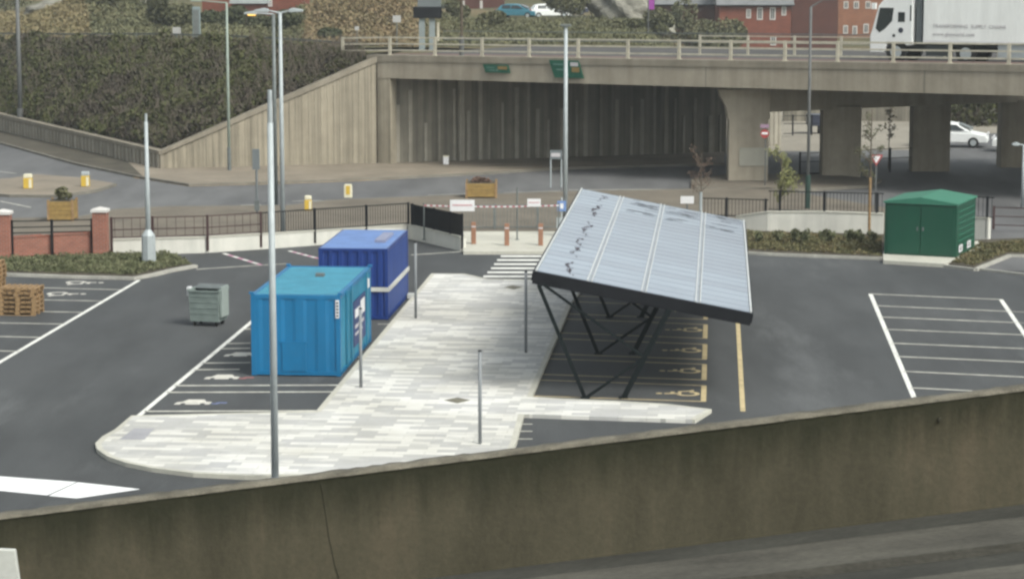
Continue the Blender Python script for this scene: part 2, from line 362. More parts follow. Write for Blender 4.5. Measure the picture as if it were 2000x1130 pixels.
M['lime'] = leafmat('spring_leaves', [(0.16, 0.17, 0.07), (0.21, 0.22, 0.09), (0.26, 0.25, 0.12)], 1.0)
M['bud'] = leafmat('reddish_buds', [(0.13, 0.085, 0.065), (0.18, 0.115, 0.09), (0.17, 0.14, 0.11)], 1.0)
M['bark'] = mat('grey_brown_bark', (0.12, 0.095, 0.07), 0.95, 0.3, 5, fine=0.3)

def leaves(name, pts, size, mt, parent=None, flat=0.3):
    """pts (N,3) leaf centres -> one mesh of small bent quads"""
    n = len(pts); a = rng.normal(size=(n, 3)); a /= np.linalg.norm(a, axis=1)[:, None]
    b = rng.normal(size=(n, 3)); b -= (b * a).sum(1)[:, None] * a; b /= np.linalg.norm(b, axis=1)[:, None]
    s = size * rng.uniform(0.5, 1.3, (n, 1)); c = np.asarray(pts)
    v = np.stack([c - a * s - b * s * flat, c + a * s * 0.2 - b * s * 0.8, c + a * s + b * s * flat, c - a * s * 0.1 + b * s * 0.8], 1).reshape(-1, 3)
    me = bpy.data.meshes.new(name); me.vertices.add(4 * n); me.vertices.foreach_set('co', v.astype(np.float32).ravel())
    me.loops.add(4 * n); me.loops.foreach_set('vertex_index', np.arange(4 * n, dtype=np.int32))
    me.polygons.add(n); me.polygons.foreach_set('loop_start', np.arange(0, 4 * n, 4, dtype=np.int32)); me.polygons.foreach_set('loop_total', np.full(n, 4, dtype=np.int32))
    me.update(); me.validate(); me.materials.append(mt)
    o = bpy.data.objects.new(name, me); COL.objects.link(o)
    if parent: o.parent = parent
    return o
def blob_pts(n, c, r, lumps=7):
    """points clumped in a lumpy ellipsoid centred c with radii r"""
    out = []
    cs = rng.normal(size=(lumps, 3)); cs /= np.linalg.norm(cs, axis=1)[:, None]; cs *= rng.uniform(0.25, 0.7, (lumps, 1))
    for i in range(lumps):
        q = rng.normal(size=(n // lumps, 3)); q /= np.linalg.norm(q, axis=1)[:, None]; q *= rng.uniform(0.5, 1, (len(q), 1)) ** 0.5 * rng.uniform(0.32, 0.55)
        out.append(cs[i] + q)
    return np.concatenate(out) * np.array(r) + np.array(c)
def bush(name, label, cat, x, y, z, rx, rz_, mt, n=500, size=0.16, group=None, trunk=True):
    t = thing(name, label, cat, (x, y, z), 0, group)
    leaves('crown', blob_pts(n, (0, 0, rz_ * 1.05), (rx, rx * 0.8, rz_)), size, mt, t)
    if trunk:
        m = MB()
        for k in range(3):
            a = random.uniform(0, 6.28); m.tube((0.1 * math.cos(a), 0.1 * math.sin(a), -0.2), (rx * 0.4 * math.cos(a), rx * 0.3 * math.sin(a), rz_ * 1.1), 0.07, 0.03, 6)
        m.build('trunk', M['bark'], t)
    return t
def in_poly(p, poly):
    x, y = p[:, 0], p[:, 1]; r = np.zeros(len(p), bool); j = len(poly) - 1
    for i in range(len(poly)):
        xi, yi = poly[i]; xj, yj = poly[j]
        c = ((yi > y) != (yj > y)) & (x < (xj - xi) * (y - yi) / (yj - yi + 1e-12) + xi); r ^= c; j = i
    return r
def scatter(poly, n):
    P = np.array(poly); lo, hi = P.min(0), P.max(0); out = np.zeros((0, 2))
    while len(out) < n:
        q = rng.uniform(lo, hi, (n * 2, 2)); out = np.concatenate([out, q[in_poly(q, poly)]])
    return out[:n]
def text_obj(name, s, size, mt, parent, loc, rot, depth=0.006):
    cu = bpy.data.curves.new(name, 'FONT'); cu.body = s; cu.size = size; cu.extrude = depth; cu.align_x = 'LEFT'
    tmp = bpy.data.objects.new('tmp', cu); COL.objects.link(tmp)
    me = bpy.data.meshes.new_from_object(tmp.evaluated_get(bpy.context.evaluated_depsgraph_get())); bpy.data.objects.remove(tmp)
    me.materials.clear(); me.materials.append(mt)
    o = bpy.data.objects.new(name, me); COL.objects.link(o); o.parent = parent; o.location = loc; o.rotation_euler = rot
    return o

# ================================================================== GROUND
sheet('ground', [(-900, -300), (900, -300), (900, 1500), (-900, 1500)], -0.02, M['ground'])
sheet('road', [(-80, 70), (80, 70), (80, 176), (-80, 176)], 0.0, M['road'])
sheet('car_park_surface', [(-70, 12), (70, 12), (70, 91), G(2100, 505), G(1935, 470), G(1450, 470), G(1085, 470), G(905, 489), G(800, 467), G(620, 478), G(400, 494), G(217, 499), G(-100, 500), (-70, 93)], 0.004, M['tarmac'])
sheet('gravel_yard', [G(1480, 296), G(1790, 293), G(1900, 262), G(2100, 255), (70, 175), (13, 175), (13, 150)], 0.004, M['sand'])

M['roadkerb'] = mat('weathered_road_kerb', (0.20, 0.185, 0.155), 0.9, 0.25, 1.2, fine=0.2, world=True)
def pavement(name, pts, mt, h=0.12, kerbpts=None, kw=0.16):
    p = MB().prism(pts, -0.05, h).build(name, mt); tag(p, kind='structure')
    if kerbpts:
        m = MB(); ribbon(m, kerbpts, kw, -0.04, h + 0.006); tag(m.build('kerb', M['roadkerb'] if h > 0.105 and h < 0.125 else M['kerb']), kind='structure')
z = 0.1
# big paved island
isl = [(846, 534), (905, 535), (952, 545), (1150, 548), (1112, 592), (1034, 774), (1100, 779), (1200, 783), (1300, 789), (1385, 799), (1352, 819), (1018, 808), (1003, 862), (985, 900), (900, 935), (600, 926), (480, 927), (380, 922), (300, 912), (250, 902), (215, 890), (195, 876), (192, 865), (205, 852), (230, 838), (258, 812), (622, 803)]
islw = [G(a, b, z) for a, b in isl]
pavement('paved_island', islw, M['paving'], z)
m = MB(); ribbon(m, [islw[i] for i in (26, 0, 1, 2, 3)], 0.14, -0.02, z + 0.006); ribbon(m, islw[4:11], 0.14, -0.02, z + 0.006); ribbon(m, islw[11:27], 0.14, -0.02, z + 0.006)
tag(m.build('island_kerb', M['paleslab']), kind='structure')
# tactile grey patch and drain cover on the island
sheet('grey_paving_patch', [G(262, 836, z), G(302, 836, z), G(282, 858, z), G(232, 858, z)], z + 0.004, mat('grey_slab', (0.33, 0.33, 0.35), 0.9, 0.1))
m = MB(); a = [G(868, 781, z), G(893, 776, z), G(918, 781, z), G(893, 787, z)]; m.prism(a, z - 0.02, z + 0.008)
tag(m.build('drain_cover', mat('rusty_iron_cover', (0.17, 0.16, 0.12), 0.8, 0.3, 6)), 'square iron drain cover set in the paved island', 'drain cover')
m = MB(); a = [G(985, 561, z), G(1002, 557, z), G(1020, 561, z), G(1003, 565, z)]; m.prism(a, z - 0.02, z + 0.008)
tag(m.build('drain_cover', bpy.data.materials['rusty_iron_cover']), 'drain cover near the zebra crossing end of the paved island', 'drain cover')
# far pavement along wing wall and abutment
low = [(-80, 262), (0, 277), (150, 318), (280, 345), (370, 359), (560, 354), (735, 347), (920, 338), (1100, 327), (1300, 321), (1415, 318)]
up = [(1415, 292), (735, 312), (320, 322), (0, 245), (-80, 225)]
pavement('far_pavement', [G(a, b, 0.12) for a, b in low[3:] + up[:3]] + [G(250, 316, 0.12)], M['slab'], 0.12, [G(a, b, 0.12) for a, b in low[3:]])
pavement('verge', [G(a, b, 0.12) for a, b in [(252, 316)] + up[3:] + low[:4]], M['verge'], 0.11, [G(a, b, 0.12) for a, b in low[:4]])
# near pavement by the fence
nk = [(-100, 428), (150, 424), (230, 408), (330, 403), (560, 401), (620, 394), (640, 391), (780, 385), (900, 381), (1100, 374), (1500, 366)]
nearp = [G(a, b, 0.12) for a, b in nk] + [G(1730, 405, 0.12), G(1730, 450, 0.12), G(1450, 455, 0.12), G(1085, 460, 0.12), G(905, 470, 0.12), G(800, 455, 0.12), G(620, 467, 0.12), G(400, 483, 0.12), G(217, 489, 0.12), G(-100, 492, 0.12)]
pavement('near_pavement', nearp, M['nearslab'], 0.12, [G(a, b, 0.12) for a, b in nk])
# pale forecourt at the pedestrian gate
sheet('gate_paving', [G(905, 490), G(900, 462), G(880, 448), G(1120, 448), G(1120, 491)], 0.13, M['paleslab'])
pavement('gate_slab', [G(905, 491, 0.12), G(900, 452, 0.12), G(1120, 452, 0.12), G(1110, 491, 0.12)], M['paleslab'], 0.126)
bpy.data.objects.remove(bpy.data.objects['gate_paving'])
# traffic island by the left bollards and splitter island
pavement('traffic_island', [G(a, b, 0.12) for a, b in [(-90, 372), (20, 380), (110, 381), (185, 371), (225, 358), (150, 346), (70, 340), (20, 348), (-90, 352)]], M['slab'], 0.12,
         [G(a, b, 0.12) for a, b in [(-90, 372), (20, 380), (110, 381), (185, 371), (225, 358)]])
# right footway in front of the piers
pavement('bridge_footway', [G(a, b, 0.12) for a, b in [(1350, 350), (1420, 340), (1620, 340), (1720, 350), (1700, 362), (1560, 370), (1350, 366)]], M['nearslab'], 0.12,
         [G(a, b, 0.12) for a, b in [(1720, 350), (1700, 362), (1560, 370), (1350, 366)]])
# right end: planting beds with kerbs
bedR = [G(a, b, 0.1) for a, b in [(1430, 489), (1500, 494), (1733, 503), (1733, 455), (1430, 445)]]
pavement('planting_bed_soil', bedR, M['soil'], 0.1, [G(a, b, 0.1) for a, b in [(1420, 489), (1500, 494), (1733, 503), (1800, 511), (1905, 524)]])
bedR2 = [G(a, b, 0.1) for a, b in [(1850, 513), (1905, 522), (1972, 496), (2060, 497), (2060, 462), (1900, 468), (1860, 485)]]
pavement('bed_soil_by_kiosk', bedR2, M['soil'], 0.1, [G(a, b, 0.1) for a, b in [(1905, 524), (1972, 497), (2060, 498)]])
sheet('side_path', [G(1912, 527), G(1976, 502), (G(1976, 502)[0] + 12, G(1976, 502)[1]), (G(1912, 527)[0] + 14, G(2080, 545)[1])], 0.01, M['road'])
m = MB(); ribbon(m, [G(1912, 527), G(2000, 538), G(2080, 548)], 0.12, 0, 0.08); tag(m.build('edge_kerb', M['kerb']), kind='structure')
pavement('kiosk_plinth', [G(1725, 508, 0.14), G(1845, 515, 0.14), G(1873, 503, 0.14), G(1915, 484, 0.14), G(1910, 470, 0.14), G(1725, 490, 0.14)], M['paleslab'], 0.14)
# left bed
bedL = [G(a, b, 0.1) for a, b in [(-90, 532), (0, 532), (265, 540), (300, 533), (330, 526), (380, 517), (340, 495), (217, 492), (0, 500), (-90, 502)]]
pavement('left_bed_soil', bedL, M['soil'], 0.1, [G(a, b, 0.1) for a, b in [(-90, 531), (0, 533), (140, 538), (262, 541), (300, 534), (332, 526), (382, 517)]], 0.2)

# ================================================================== ROAD MARKINGS
def gline(m, pts, w, zz=0.008): strip(m, [G(a, b) for a, b in pts], w, zz)
m = MB()
gline(m, [(-60, 742), (0, 707), (272, 547)], 0.14)
gline(m, [(272, 811), (487, 632), (600, 537)], 0.14)
gline(m, [(1700, 574), (1781, 766), (1850, 930)], 0.14)
gline(m, [(1955, 585), (2000, 651), (2060, 738)], 0.14)
m.build('bay_edge_line', M['white']); tag(bpy.data.objects['bay_edge_line'], kind='structure')
m = MB()
for y0, y1, xe in ((559, 566, 241), (583, 588, 202), (606, 610, 163), (629, 633, 126), (654, 659, 82), (681, 686, 38)): gline(m, [(xe - 300 if xe < 150 else -40, y0 - 2 if xe < 150 else y0), (xe, y1)], 0.11)
for y, x0, x1 in ((803, 282, 624), (766, 325, 655), (753, 341, 663), (722, 379, 468), (709, 395, 489), (681, 430, 489), (671, 441, 489), (643, 475, 489)): gline(m, [(x0, y), (x1, y - 1)], 0.15)
for y, x0, x1 in ((697, 690, 707), (633, 738, 762)): gline(m, [(x0, y), (x1, y)], 0.085)
for x0, y0, x1, y1 in ((1700, 574, 1957, 585), (1710, 597, 1970, 608), (1720, 619, 1986, 630), (1729, 643, 2002, 654), (1740, 670, 2030, 682), (1751, 696, 2050, 709), (1765, 725, 2060, 739), (1778, 757, 2060, 771)):
    gline(m, [(x0, y0), (x1, y1)], 0.12)
for x0, y0, x1, y1 in ((1970, 608, 2200, 620), (1986, 630, 2200, 642)): gline(m, [(x0, y0), (x1, y1)], 0.06)
gline(m, [(383, 526), (460, 521), (560, 515)], 0.12)
gline(m, [(803, 498), (850, 495), (905, 491)], 0.12)
for y in (828, 842, 857): gline(m, [(1010, y), (1040, y)], 0.08)
tag(m.build('bay_lines', M['thinwhite']), kind='structure')
m = MB()      # hatched red/white exclusion stripes near the wall
for (x0, y0), (x1, y1) in (((437, 495), (512, 518)), ((565, 490), (622, 505))):
    for k in range(8):
        if k % 2 == 0: gline(m, [(x0 + (x1 - x0) * k / 8, y0 + (y1 - y0) * k / 8), (x0 + (x1 - x0) * (k + 1) / 8, y0 + (y1 - y0) * (k + 1) / 8)], 0.16)
tag(m.build('hatch_dashes', M['white']), kind='structure')
m = MB()
for (x0, y0), (x1, y1) in (((437, 495), (512, 518)), ((565, 490), (622, 505))):
    for k in range(8):
        if k % 2: gline(m, [(x0 + (x1 - x0) * k / 8, y0 + (y1 - y0) * k / 8), (x0 + (x1 - x0) * (k + 1) / 8, y0 + (y1 - y0) * (k + 1) / 8)], 0.16)
tag(m.build('pink_hatch_dashes', mat('pink_paint', (0.45, 0.20, 0.30), 0.7, 0.1)), kind='structure')
# zebra
m = MB()
for k, (y, xl) in enumerate(((493, 985), (500.5, 978), (508, 971), (516, 965), (524, 959), (532, 952), (540, 944))):
    yy = G(1000, y)[1]; x0 = G(xl, y)[0]
    a = x0; b = x0 + 3.2
    m.poly([(a, yy - 0.24, 0.008), (b, yy - 0.24, 0.008), (b, yy + 0.24, 0.008), (a, yy + 0.24, 0.008)])
tag(m.build('zebra_crossing', M['white']), kind='structure')
# wide white painted bar bottom left
m = MB(); m.poly([(*G(a, b), 0.008) for a, b in ((-60, 926), (0, 930), (150, 941), (92, 967), (0, 958), (-60, 955))][::-1]); m.poly([(*G(a, b), 0.008) for a, b in ((152, 941.5), (274, 955), (150, 973), (95, 968))][::-1])
tag(m.build('give_way_bar', mat('fresh_white_paint', (0.86, 0.87, 0.88), 0.6, 0.04)), kind='structure')
# yellow markings below the canopy
m = MB(); gline(m, [(1441, 627), (1451, 803)], 0.13); gline(m, [(1436, 540), (1441, 627)], 0.13)
boxes = [(753, 784, 1378), (711.5, 742, 1379), (672.5, 702, 1380), (634, 661, 1381), (600, 624, 1382), (568, 589, 1383)]
for (ya, yb, xr) in boxes:
    L = lambda y: 1115 - (y - 590) * 0.443 + 6
    for y in (ya, yb): gline(m, [(L(y - 11), y - 11), (xr, y)], 0.085)
    gline(m, [(xr - 3, ya), (xr - 4, yb)], 0.14)
tag(m.build('yellow_bay_lines', M['yellow']), kind='structure')
m = MB(); gline(m, [(0, 276.5), (75, 297), (155, 318)], 0.22); gline(m, [(262, 347), (370, 364), (560, 359), (735, 352), (920, 342), (1100, 331)], 0.14); tag(m.build('yellow_edge_line', mat('ochre_line', (0.55, 0.38, 0.20), 0.8, 0.2)), kind='structure')
m = MB()      # main road lane marks
for pts in ([(-20, 333), (32, 339)], [(0, 393), (60, 405)], [(405, 403), (440, 404)], [(470, 401), (510, 400)], [(570, 393), (630, 392)], [(10, 350), (30, 352)]): gline(m, pts, 0.12)
gline(m, [(835, 381), (930, 378)], 0.1); gline(m, [(985, 376), (1095, 373)], 0.1); gline(m, [(1110, 371), (1300, 370), (1430, 370), (1500, 367)], 0.16)
tag(m.build('lane_marks', M['thinwhite']), kind='structure')
# wheelchair symbols (figure seen from the side over a wheel ring) painted in bays
def symbol(px, py, s, mt, name='wheelchair_symbol', turn=90):
    m = MB(); cx, cy = G(px, py); a = R(turn - 4.8)
    def P(x, y): return (cx + s * (x * math.cos(a) - y * math.sin(a)), cy + s * (x * math.sin(a) + y * math.cos(a)))
    strip(m, [P(-0.1, 0.75), P(-0.05, 0.1), P(0.4, 0.1), P(0.6, -0.45), P(0.8, -0.4)], 0.2 * s, 0.0085)
    strip(m, [P(-0.05, 0.42), P(0.32, 0.40)], 0.18 * s, 0.0087)
    strip(m, [P(-0.08 + 0.42 * math.cos(t), -0.25 + 0.42 * math.sin(t)) for t in [R(110 + 20 * k) for k in range(13)]], 0.20 * s, 0.0083)
    m.poly([(*P(-0.08 + 0.15 * math.cos(R(45 * k)), 0.98 + 0.15 * math.sin(R(45 * k))), 0.0081) for k in range(8)])
    tag(m.build(name, mt), kind='structure')
for px, py in ((1332, 768), (1336, 724), (1339, 684), (1342, 644), (1345, 608)): symbol(px, py, 0.62, M['yellow'])
def car_symbol(px, py, wm, plug):
    cx, cy = G(px, py); P = lambda x, y: (cx + x * wm, cy + y * wm, 0.0085)
    m = MB(); m.poly([P(*q) for q in ((-.5, -.34), (.42, -.34), (.46, 0.0), (.30, .06), (.22, .36), (-.20, .36), (-.32, .04), (-.46, -.04))])
    o = m.build('car_symbol', M['symbolwhite']); tag(o, kind='structure')
    for x in (-.27, .24): w_ = MB(); w_.poly([(cx + (x + .07 * math.cos(R(45 * k))) * wm, cy + (-.26 + .11 * math.sin(R(45 * k))) * wm, 0.0095) for k in range(8)]); tag(w_.build('car_symbol_wheel', M['tarmac']), kind='structure')
    m = MB(); strip(m, [P(.46, -.2)[:2], P(.58, -.25)[:2], P(.66, -.1)[:2], P(.86, -.12)[:2]], 0.13 * wm, 0.0085); tag(m.build('plug_symbol', plug), kind='structure')
for px, py, c_ in ((380, 785, mat('blue_grey_paint', (.16, .20, .38), .7)), (436, 736, mat('faded_red_paint', (.42, .14, .13), .7)), (472, 692, bpy.data.materials['blue_grey_paint'])): car_symbol(px, py, 1.0, c_)
for px, py in ((158, 552), (122, 574)): symbol(px, py, 0.72, M['symbolwhite'], turn=-90)

# ================================================================== FOREGROUND RAMP PARAPET
def ramp_build():
    X0, X1 = -14.0, 14.0; D = 22.0
    def zt(x): return Zat(1008 - (x + 4.58) / 9.17 * 246, D)      # front top edge
    n = 90; xs = [X0 + (X1 - X0) * i / n for i in range(n + 1)]
    t = thing('ramp_parapet', 'long weathered grey concrete parapet wall crossing the foreground', 'parapet wall', (0, D, 0))
    m = MB(); v = []; hgt = 1.07; uv = []
    for i, x in enumerate(xs):
        zz = zt(x); m.v += [(x, 0, zz - hgt), (x, 0, zz)]
        if i: k = 2 * i; m.f.append((k - 2, k, k + 1, k - 1))
    o = m.build('wall_face', M['parapet'], t); me = o.data
    ul = me.uv_layers.new(name='UV')
    for lp in me.loops: ul.data[lp.index].uv = (0.5, float(lp.vertex_index % 2))
    m = MB()       # solid body behind the face and rough top
    m.prism([(X0, 0.002), (X1, 0.002), (X1, 0.26), (X0, 0.26)], [zt(X0) - 1.6, zt(X1) - 1.6, zt(X1) - 1.6, zt(X0) - 1.6], [zt(X0) - 0.03, zt(X1) - 0.03, zt(X1) - 0.03, zt(X0) - 0.03])
    m.build('wall_core', M['ledge'], t)
    m = MB(); fine = 370; top = []
    for i in range(fine + 1):
        x = X0 + (X1 - X0) * i / fine; zz = zt(x); j = random.uniform(-0.006, 0.006); k2 = random.uniform(-0.008, 0.006)
        m.v += [(x, -0.012 + j, zz - 0.012), (x, -0.004, zz + 0.004), (x, 0.14, zz + 0.012 + k2 * 0.3), (x, 0.262 + k2, zz + k2 * 0.8), (x, 0.27, zz - 0.1)]
        if i:
            a = 5 * i
            for q in range(4): m.f.append((a - 5 + q, a + q, a + q + 1, a - 4 + q))
    m.build('top_edge', M['parapet_top'], t, smooth=True)
    # joint crack
    m = MB(); x = XD(628, D, 1000); zz = zt(x)
    OFFS = [random.uniform(-.014, .014) for _ in range(8)]
    for k in range(8):
        off_ = OFFS[k - 1]; m.beam((x + 0.02 * k + (0.0 if k == 0 else off_), -0.003, zz - 0.05 - k * 0.127), (x + 0.02 * (k + 1) + OFFS[k], -0.003, zz - 0.05 - (k + 1) * 0.127), 0.006, 0.005)
    m.build('joint_crack', mat('dark_crack', (0.038, 0.036, 0.024), 0.95, 0.2), t)
    xb = XD(1835, D, 820); m = MB().tube((xb, -0.03, Zat(818, D)), (xb, 0.01, Zat(818, D)), 0.018, n=8); m.build('drill_hole', bpy.data.materials['dark_crack'], t)
    # ramp deck behind / below the parapet: gutter, raised ledge, gutter again
    def band(nm, y0, y1, dz0, dz1, mt):
        m = MB(); n2 = 40
        for i in range(n2 + 1):
            x = X0 + (X1 - X0) * i / n2; b = zt(x) - hgt
            m.v += [(x, y0, b + dz0), (x, y1, b + dz1), (x, y1, b - 1.0), (x, y0, b - 1.0)]
            if i:
                a = 4 * i
                for q in range(4): r_ = (q + 1) % 4; m.f.append((a - 4 + q, a + q, a + r_, a - 4 + r_))
        tag(m.build(nm, mt), kind='structure')
    band('ramp_gutter', D - 0.62, D, -0.01, 0.0, M['gutter'])
    band('ramp_ledge', D - 1.45, D - 0.62, 0.05, 0.05, M['ledge'])
    band('ramp_roadway', D - 2.1, D - 1.45, -0.03, -0.03, M['gutter'])
    band('ramp_inner_kerb', D - 5, D - 2.1, 0.04, 0.04, M['ledge'])
ramp_build()
# white board leaning at bottom-left in front of the parapet
b = thing('white_board', 'white sheet panel leaning in the bottom left corner before the parapet', 'panel', (XD(-15, 20.6, 1100), 20.6, Zat(1160, 20.6)))
wtmp = 24 * 20.6 / F
m = MB(); m.profile([(-0.25, -0.2), (0.27, -0.2), (0.205, 0.40), (-0.25, 0.42)], -0.03, 0.03); m.build('board', mat('off_white_panel', (0.50, 0.51, 0.48), 0.6, 0.05), b, bevel=0.01)
m = MB(); m.beam((0, 0.04, -0.2), (0, 0.25, -0.25), 0.04, 0.04); m.build('prop', M['galv'], b)

# ================================================================== BRIDGE
A = Vector((-7.2, 131.0)); BD = Vector((0.861, -0.510)).normalized(); BN = Vector((0.510, 0.861)).normalized(); BANG = math.atan2(BD.y, BD.x)
def Bs(px, off=0.0, py=110):      # distance along the bridge edge where the view ray of column px crosses it
    u, yy, _ = ray(px, py); k = u / yy; o = A + BN * off
    return (k * o.y - o.x) / (BD.x - k * BD.y)
def BP(s, off=0.0): v = A + BD * s + BN * off; return (v.x, v.y)
def ztop(s): return 5.87 + 0.0112 * s
def zbot(s): return 4.66 + 0.0055 * s
SE = 75.0
br = thing('road_bridge', 'grey concrete road overbridge with railings spanning the background', 'bridge', (*BP(0), 0))
def loc2(p): return (p[0] - BP(0)[0], p[1] - BP(0)[1])
def bprism(m, s0, s1, o0, o1, zb0, zb1, zt0, zt1):
    m.prism([loc2(BP(s0, o0)), loc2(BP(s1, o0)), loc2(BP(s1, o1)), loc2(BP(s0, o1))], [zb0, zb1, zb1, zb0], [zt0, zt1, zt1, zt0])
m = MB(); bprism(m, 0.0, SE, 0.0, 0.5, zbot(0), zbot(SE), ztop(0) - 0.33, ztop(SE) - 0.33); m.build('fascia_beam', M['conc'], br)
m = MB(); bprism(m, -0.6, SE, -0.06, 0.9, ztop(-.6) - 0.33, ztop(SE) - 0.33, ztop(-.6), ztop(SE)); m.build('edge_coping', M['cope'], br)
m = MB(); bprism(m, 0, SE, 0.5, 16.5, zbot(0) + 0.25, zbot(SE) + 0.25, ztop(0) - 0.28, ztop(SE) - 0.28)
for k in range(1, 9): bprism(m, 0, SE, 0.5 + k * 1.8, 1.0 + k * 1.8, zbot(0) + 0.02, zbot(SE) + 0.02, zbot(0) + 0.25, zbot(SE) + 0.25)
m.build('deck_slab', M['conc'], br)
m = MB(); bprism(m, -0.4, SE, 3.0, 15.6, ztop(0) - 0.5, ztop(SE) - 0.5, ztop(0) - 0.12, ztop(SE) - 0.12); m.build('deck_roadway', mat('deck_tarmac', (0.075, 0.072, 0.07), 0.9, 0.3, 0.6, world=True), br)
m = MB(); bprism(m, -0.4, SE, 0.9, 1.6, ztop(0) - 0.4, ztop(SE) - 0.4, ztop(0) - 0.06, ztop(SE) - 0.06); m.build('mossy_margin', mat('moss', (0.07, 0.10, 0.045), 0.95, 0.4, 1.0, world=True), br)
m = MB(); bprism(m, -0.4, SE, 1.6, 3.0, ztop(0) - 0.4, ztop(SE) - 0.4, ztop(0) - 0.03, ztop(SE) - 0.03); m.build('deck_footway', mat('red_tarmac', (0.15, 0.10, 0.085), 0.95, 0.3, 0.8, world=True), br)
m = MB()
for px in (1378, ): s = Bs(px); m.prism([loc2(BP(s, -0.01)), loc2(BP(s + 0.06, -0.01)), loc2(BP(s + 0.06, 0.1)), loc2(BP(s, 0.1))], zbot(s), ztop(s) - 0.34)
m.build('expansion_joint', M['abut'], br); m = MB()
for px in (1806,): s = Bs(px); m.prism([loc2(BP(s, -0.01)), loc2(BP(s + 0.05, -0.01)), loc2(BP(s + 0.05, 0.1)), loc2(BP(s, 0.1))], zbot(s), ztop(s) - 0.34)
m.build('expansion_joint', M['abut'], br)
# abutment (under the deck) with ribs, as a wall of its own
ad = Vector((0.94, 0.343)).normalized()
ab = thing('bridge_abutment', 'dark streaked concrete abutment wall under the road bridge', 'abutment', (*BP(0), 0))
aang = math.atan2(ad.y, ad.x)
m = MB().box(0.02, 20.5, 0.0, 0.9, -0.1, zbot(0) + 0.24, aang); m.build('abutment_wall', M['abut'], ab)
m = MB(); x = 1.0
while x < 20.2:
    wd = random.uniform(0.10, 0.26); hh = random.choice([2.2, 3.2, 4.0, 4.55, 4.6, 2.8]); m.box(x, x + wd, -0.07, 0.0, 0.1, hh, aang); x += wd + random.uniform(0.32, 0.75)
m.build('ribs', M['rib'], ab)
m = MB().box(4.55 + 0.0, 4.85, -0.28, -0.02, 0, 4.7, aang); m.build('pilaster', M['rib'], ab)
# abutment cheek continuing the bearing shelf at the front left
m = MB().box(0.05, 0.85, 0.02, 0.6, -0.05, zbot(0) - 0.004, BANG); m.build('end_face', M['wing'], ab)
MB().box(-0.04, 0.05, -0.03, 0.5, -0.05, zbot(0) + 0.8, BANG).build('joint', M['soil'], ab)
# wing wall
wc = G(320, 333); wa = BP(0); wl = Vector(wa) - Vector(wc); wlen = wl.length; wang = math.atan2(wl.y, wl.x)
ww = thing('wing_wall', 'tall ribbed concrete wing wall sloping down left of the bridge', 'retaining wall', (*wc, 0), wang)
def prof(m, x0, x1, z00, z01, z10, z11, y0, y1): m.profile([(x0, z00), (x1, z01), (x1, z11), (x0, z10)], y0, y1)
zl, zr = 0.86, 5.52
m = MB(); prof(m, 0, wlen - 0.03, -0.1, -0.1, zl, zr, 0, 0.5)
x = 0.2
while x < wlen - 0.3:
    zz = zl + (zr - zl) * x / (wlen - 0.03); m.box(x, x + 0.16, -0.025, 0.0, 0.0, zz - 0.02); x += 0.34
m.build('wall', M['wing'], ww)
m = MB(); m.profile([(-0.1, zl), (wlen + 0.1, ztop(0) - 0.33), (wlen + 0.1, ztop(0) - 0.02), (-0.1, zl + 0.2)], -0.09, 0.55); m.build('sloping_coping', M['cope'], ww)
# low wall along the bank
lw = thing('low_bank_wall', 'low stained concrete wall at the foot of the scrub bank', 'wall', (*wc, 0))
lpts = [(0, 0), tuple(Vector(G(200, 304)) - Vector(wc)), tuple(Vector(G(100, 281)) - Vector(wc)), tuple(Vector(G(0, 257)) - Vector(wc)), tuple(Vector(G(-120, 232)) - Vector(wc))]
pil = MB(); m = MB(); ribbon(m, lpts, 0.35, -0.05, [0.86, 0.9, 0.95, 1.0, 1.0]);
for i in range(4):
    a, b_ = Vector(lpts[i]), Vector(lpts[i + 1]); L = (b_ - a).length; k = 0.3
    while k < L: c = a + (b_ - a) * k / L; pil.box(-0.11, 0.11, -0.23, 0.23, 0, 0.84, math.atan2((b_ - a).y, (b_ - a).x), (c.x, c.y)); k += 0.62
m.build('wall', M['cope'], lw); pil.build('pilasters', M['rib'], lw)['kind'] = 'stuff'
m = MB(); ribbon(m, lpts, 0.5, [0.86, 0.9, 0.95, 1.0, 1.0], [1.04, 1.08, 1.13, 1.18, 1.18]); m.build('coping', M['cope'], lw)
# far wing wall seen through the first opening
fw = thing('far_wing_wall', 'pale beige ribbed wall end seen through the first bridge opening', 'retaining wall', (XD(1500, 143, 250), 143, 0))
m = MB().box(0, 0.9, 0, 0.5, 0, 4.0, R(25));
for k in range(3): m.box(0.1 + k * 0.3, 0.22 + k * 0.3, -0.04, 0, 0, 4.0, R(25))
m.build('wall', M['rib'], fw)
# piers
pier_px = [(1461, 357), (1643, 347), (1818, 335), (1990, 327)]
ph = thing('bridge_pier', 'row of thick concrete pier columns and crosshead holding up the bridge', 'bridge pier', (*G(1461, 357), 0))
o0 = Vector(G(1461, 357)); rowd = (Vector(G(1990, 327)) - o0); rl = rowd.length; ra = math.atan2(rowd.y, rowd.x)
for i, (px, py) in enumerate(pier_px):
    c = Vector(G(px, py)) - o0
    m = MB(); m.box(-0.98, 0.98, -0.0, 1.2, -0.05, 3.6, 0.0, (c.x, c.y)); m.build('column', M['conc'], ph, bevel=0.03)
s1 = 4.85
m = MB(); m.profile([(-1.02, 3.15), (1.02, 3.15), (1.05, 4.62), (-1.5, 4.62), (-1.42, 4.3), (-1.12, 3.75)], -0.03, 1.25); m.build('flared_head', M['conc'], ph)
m = MB(); m.box(0.7, rl + 3, 0.1, 1.5, 3.46, 4.80, ra); m.build('crosshead', M['conc'], ph)
m = MB(); x = 20 / 40.; m.box(-0.45, 0.97, -0.045, -0.005, 0.85, 1.75); m.build('painted_patch', mat('pale_overpaint', (0.36, 0.35, 0.30), 0.9, 0.1), ph)
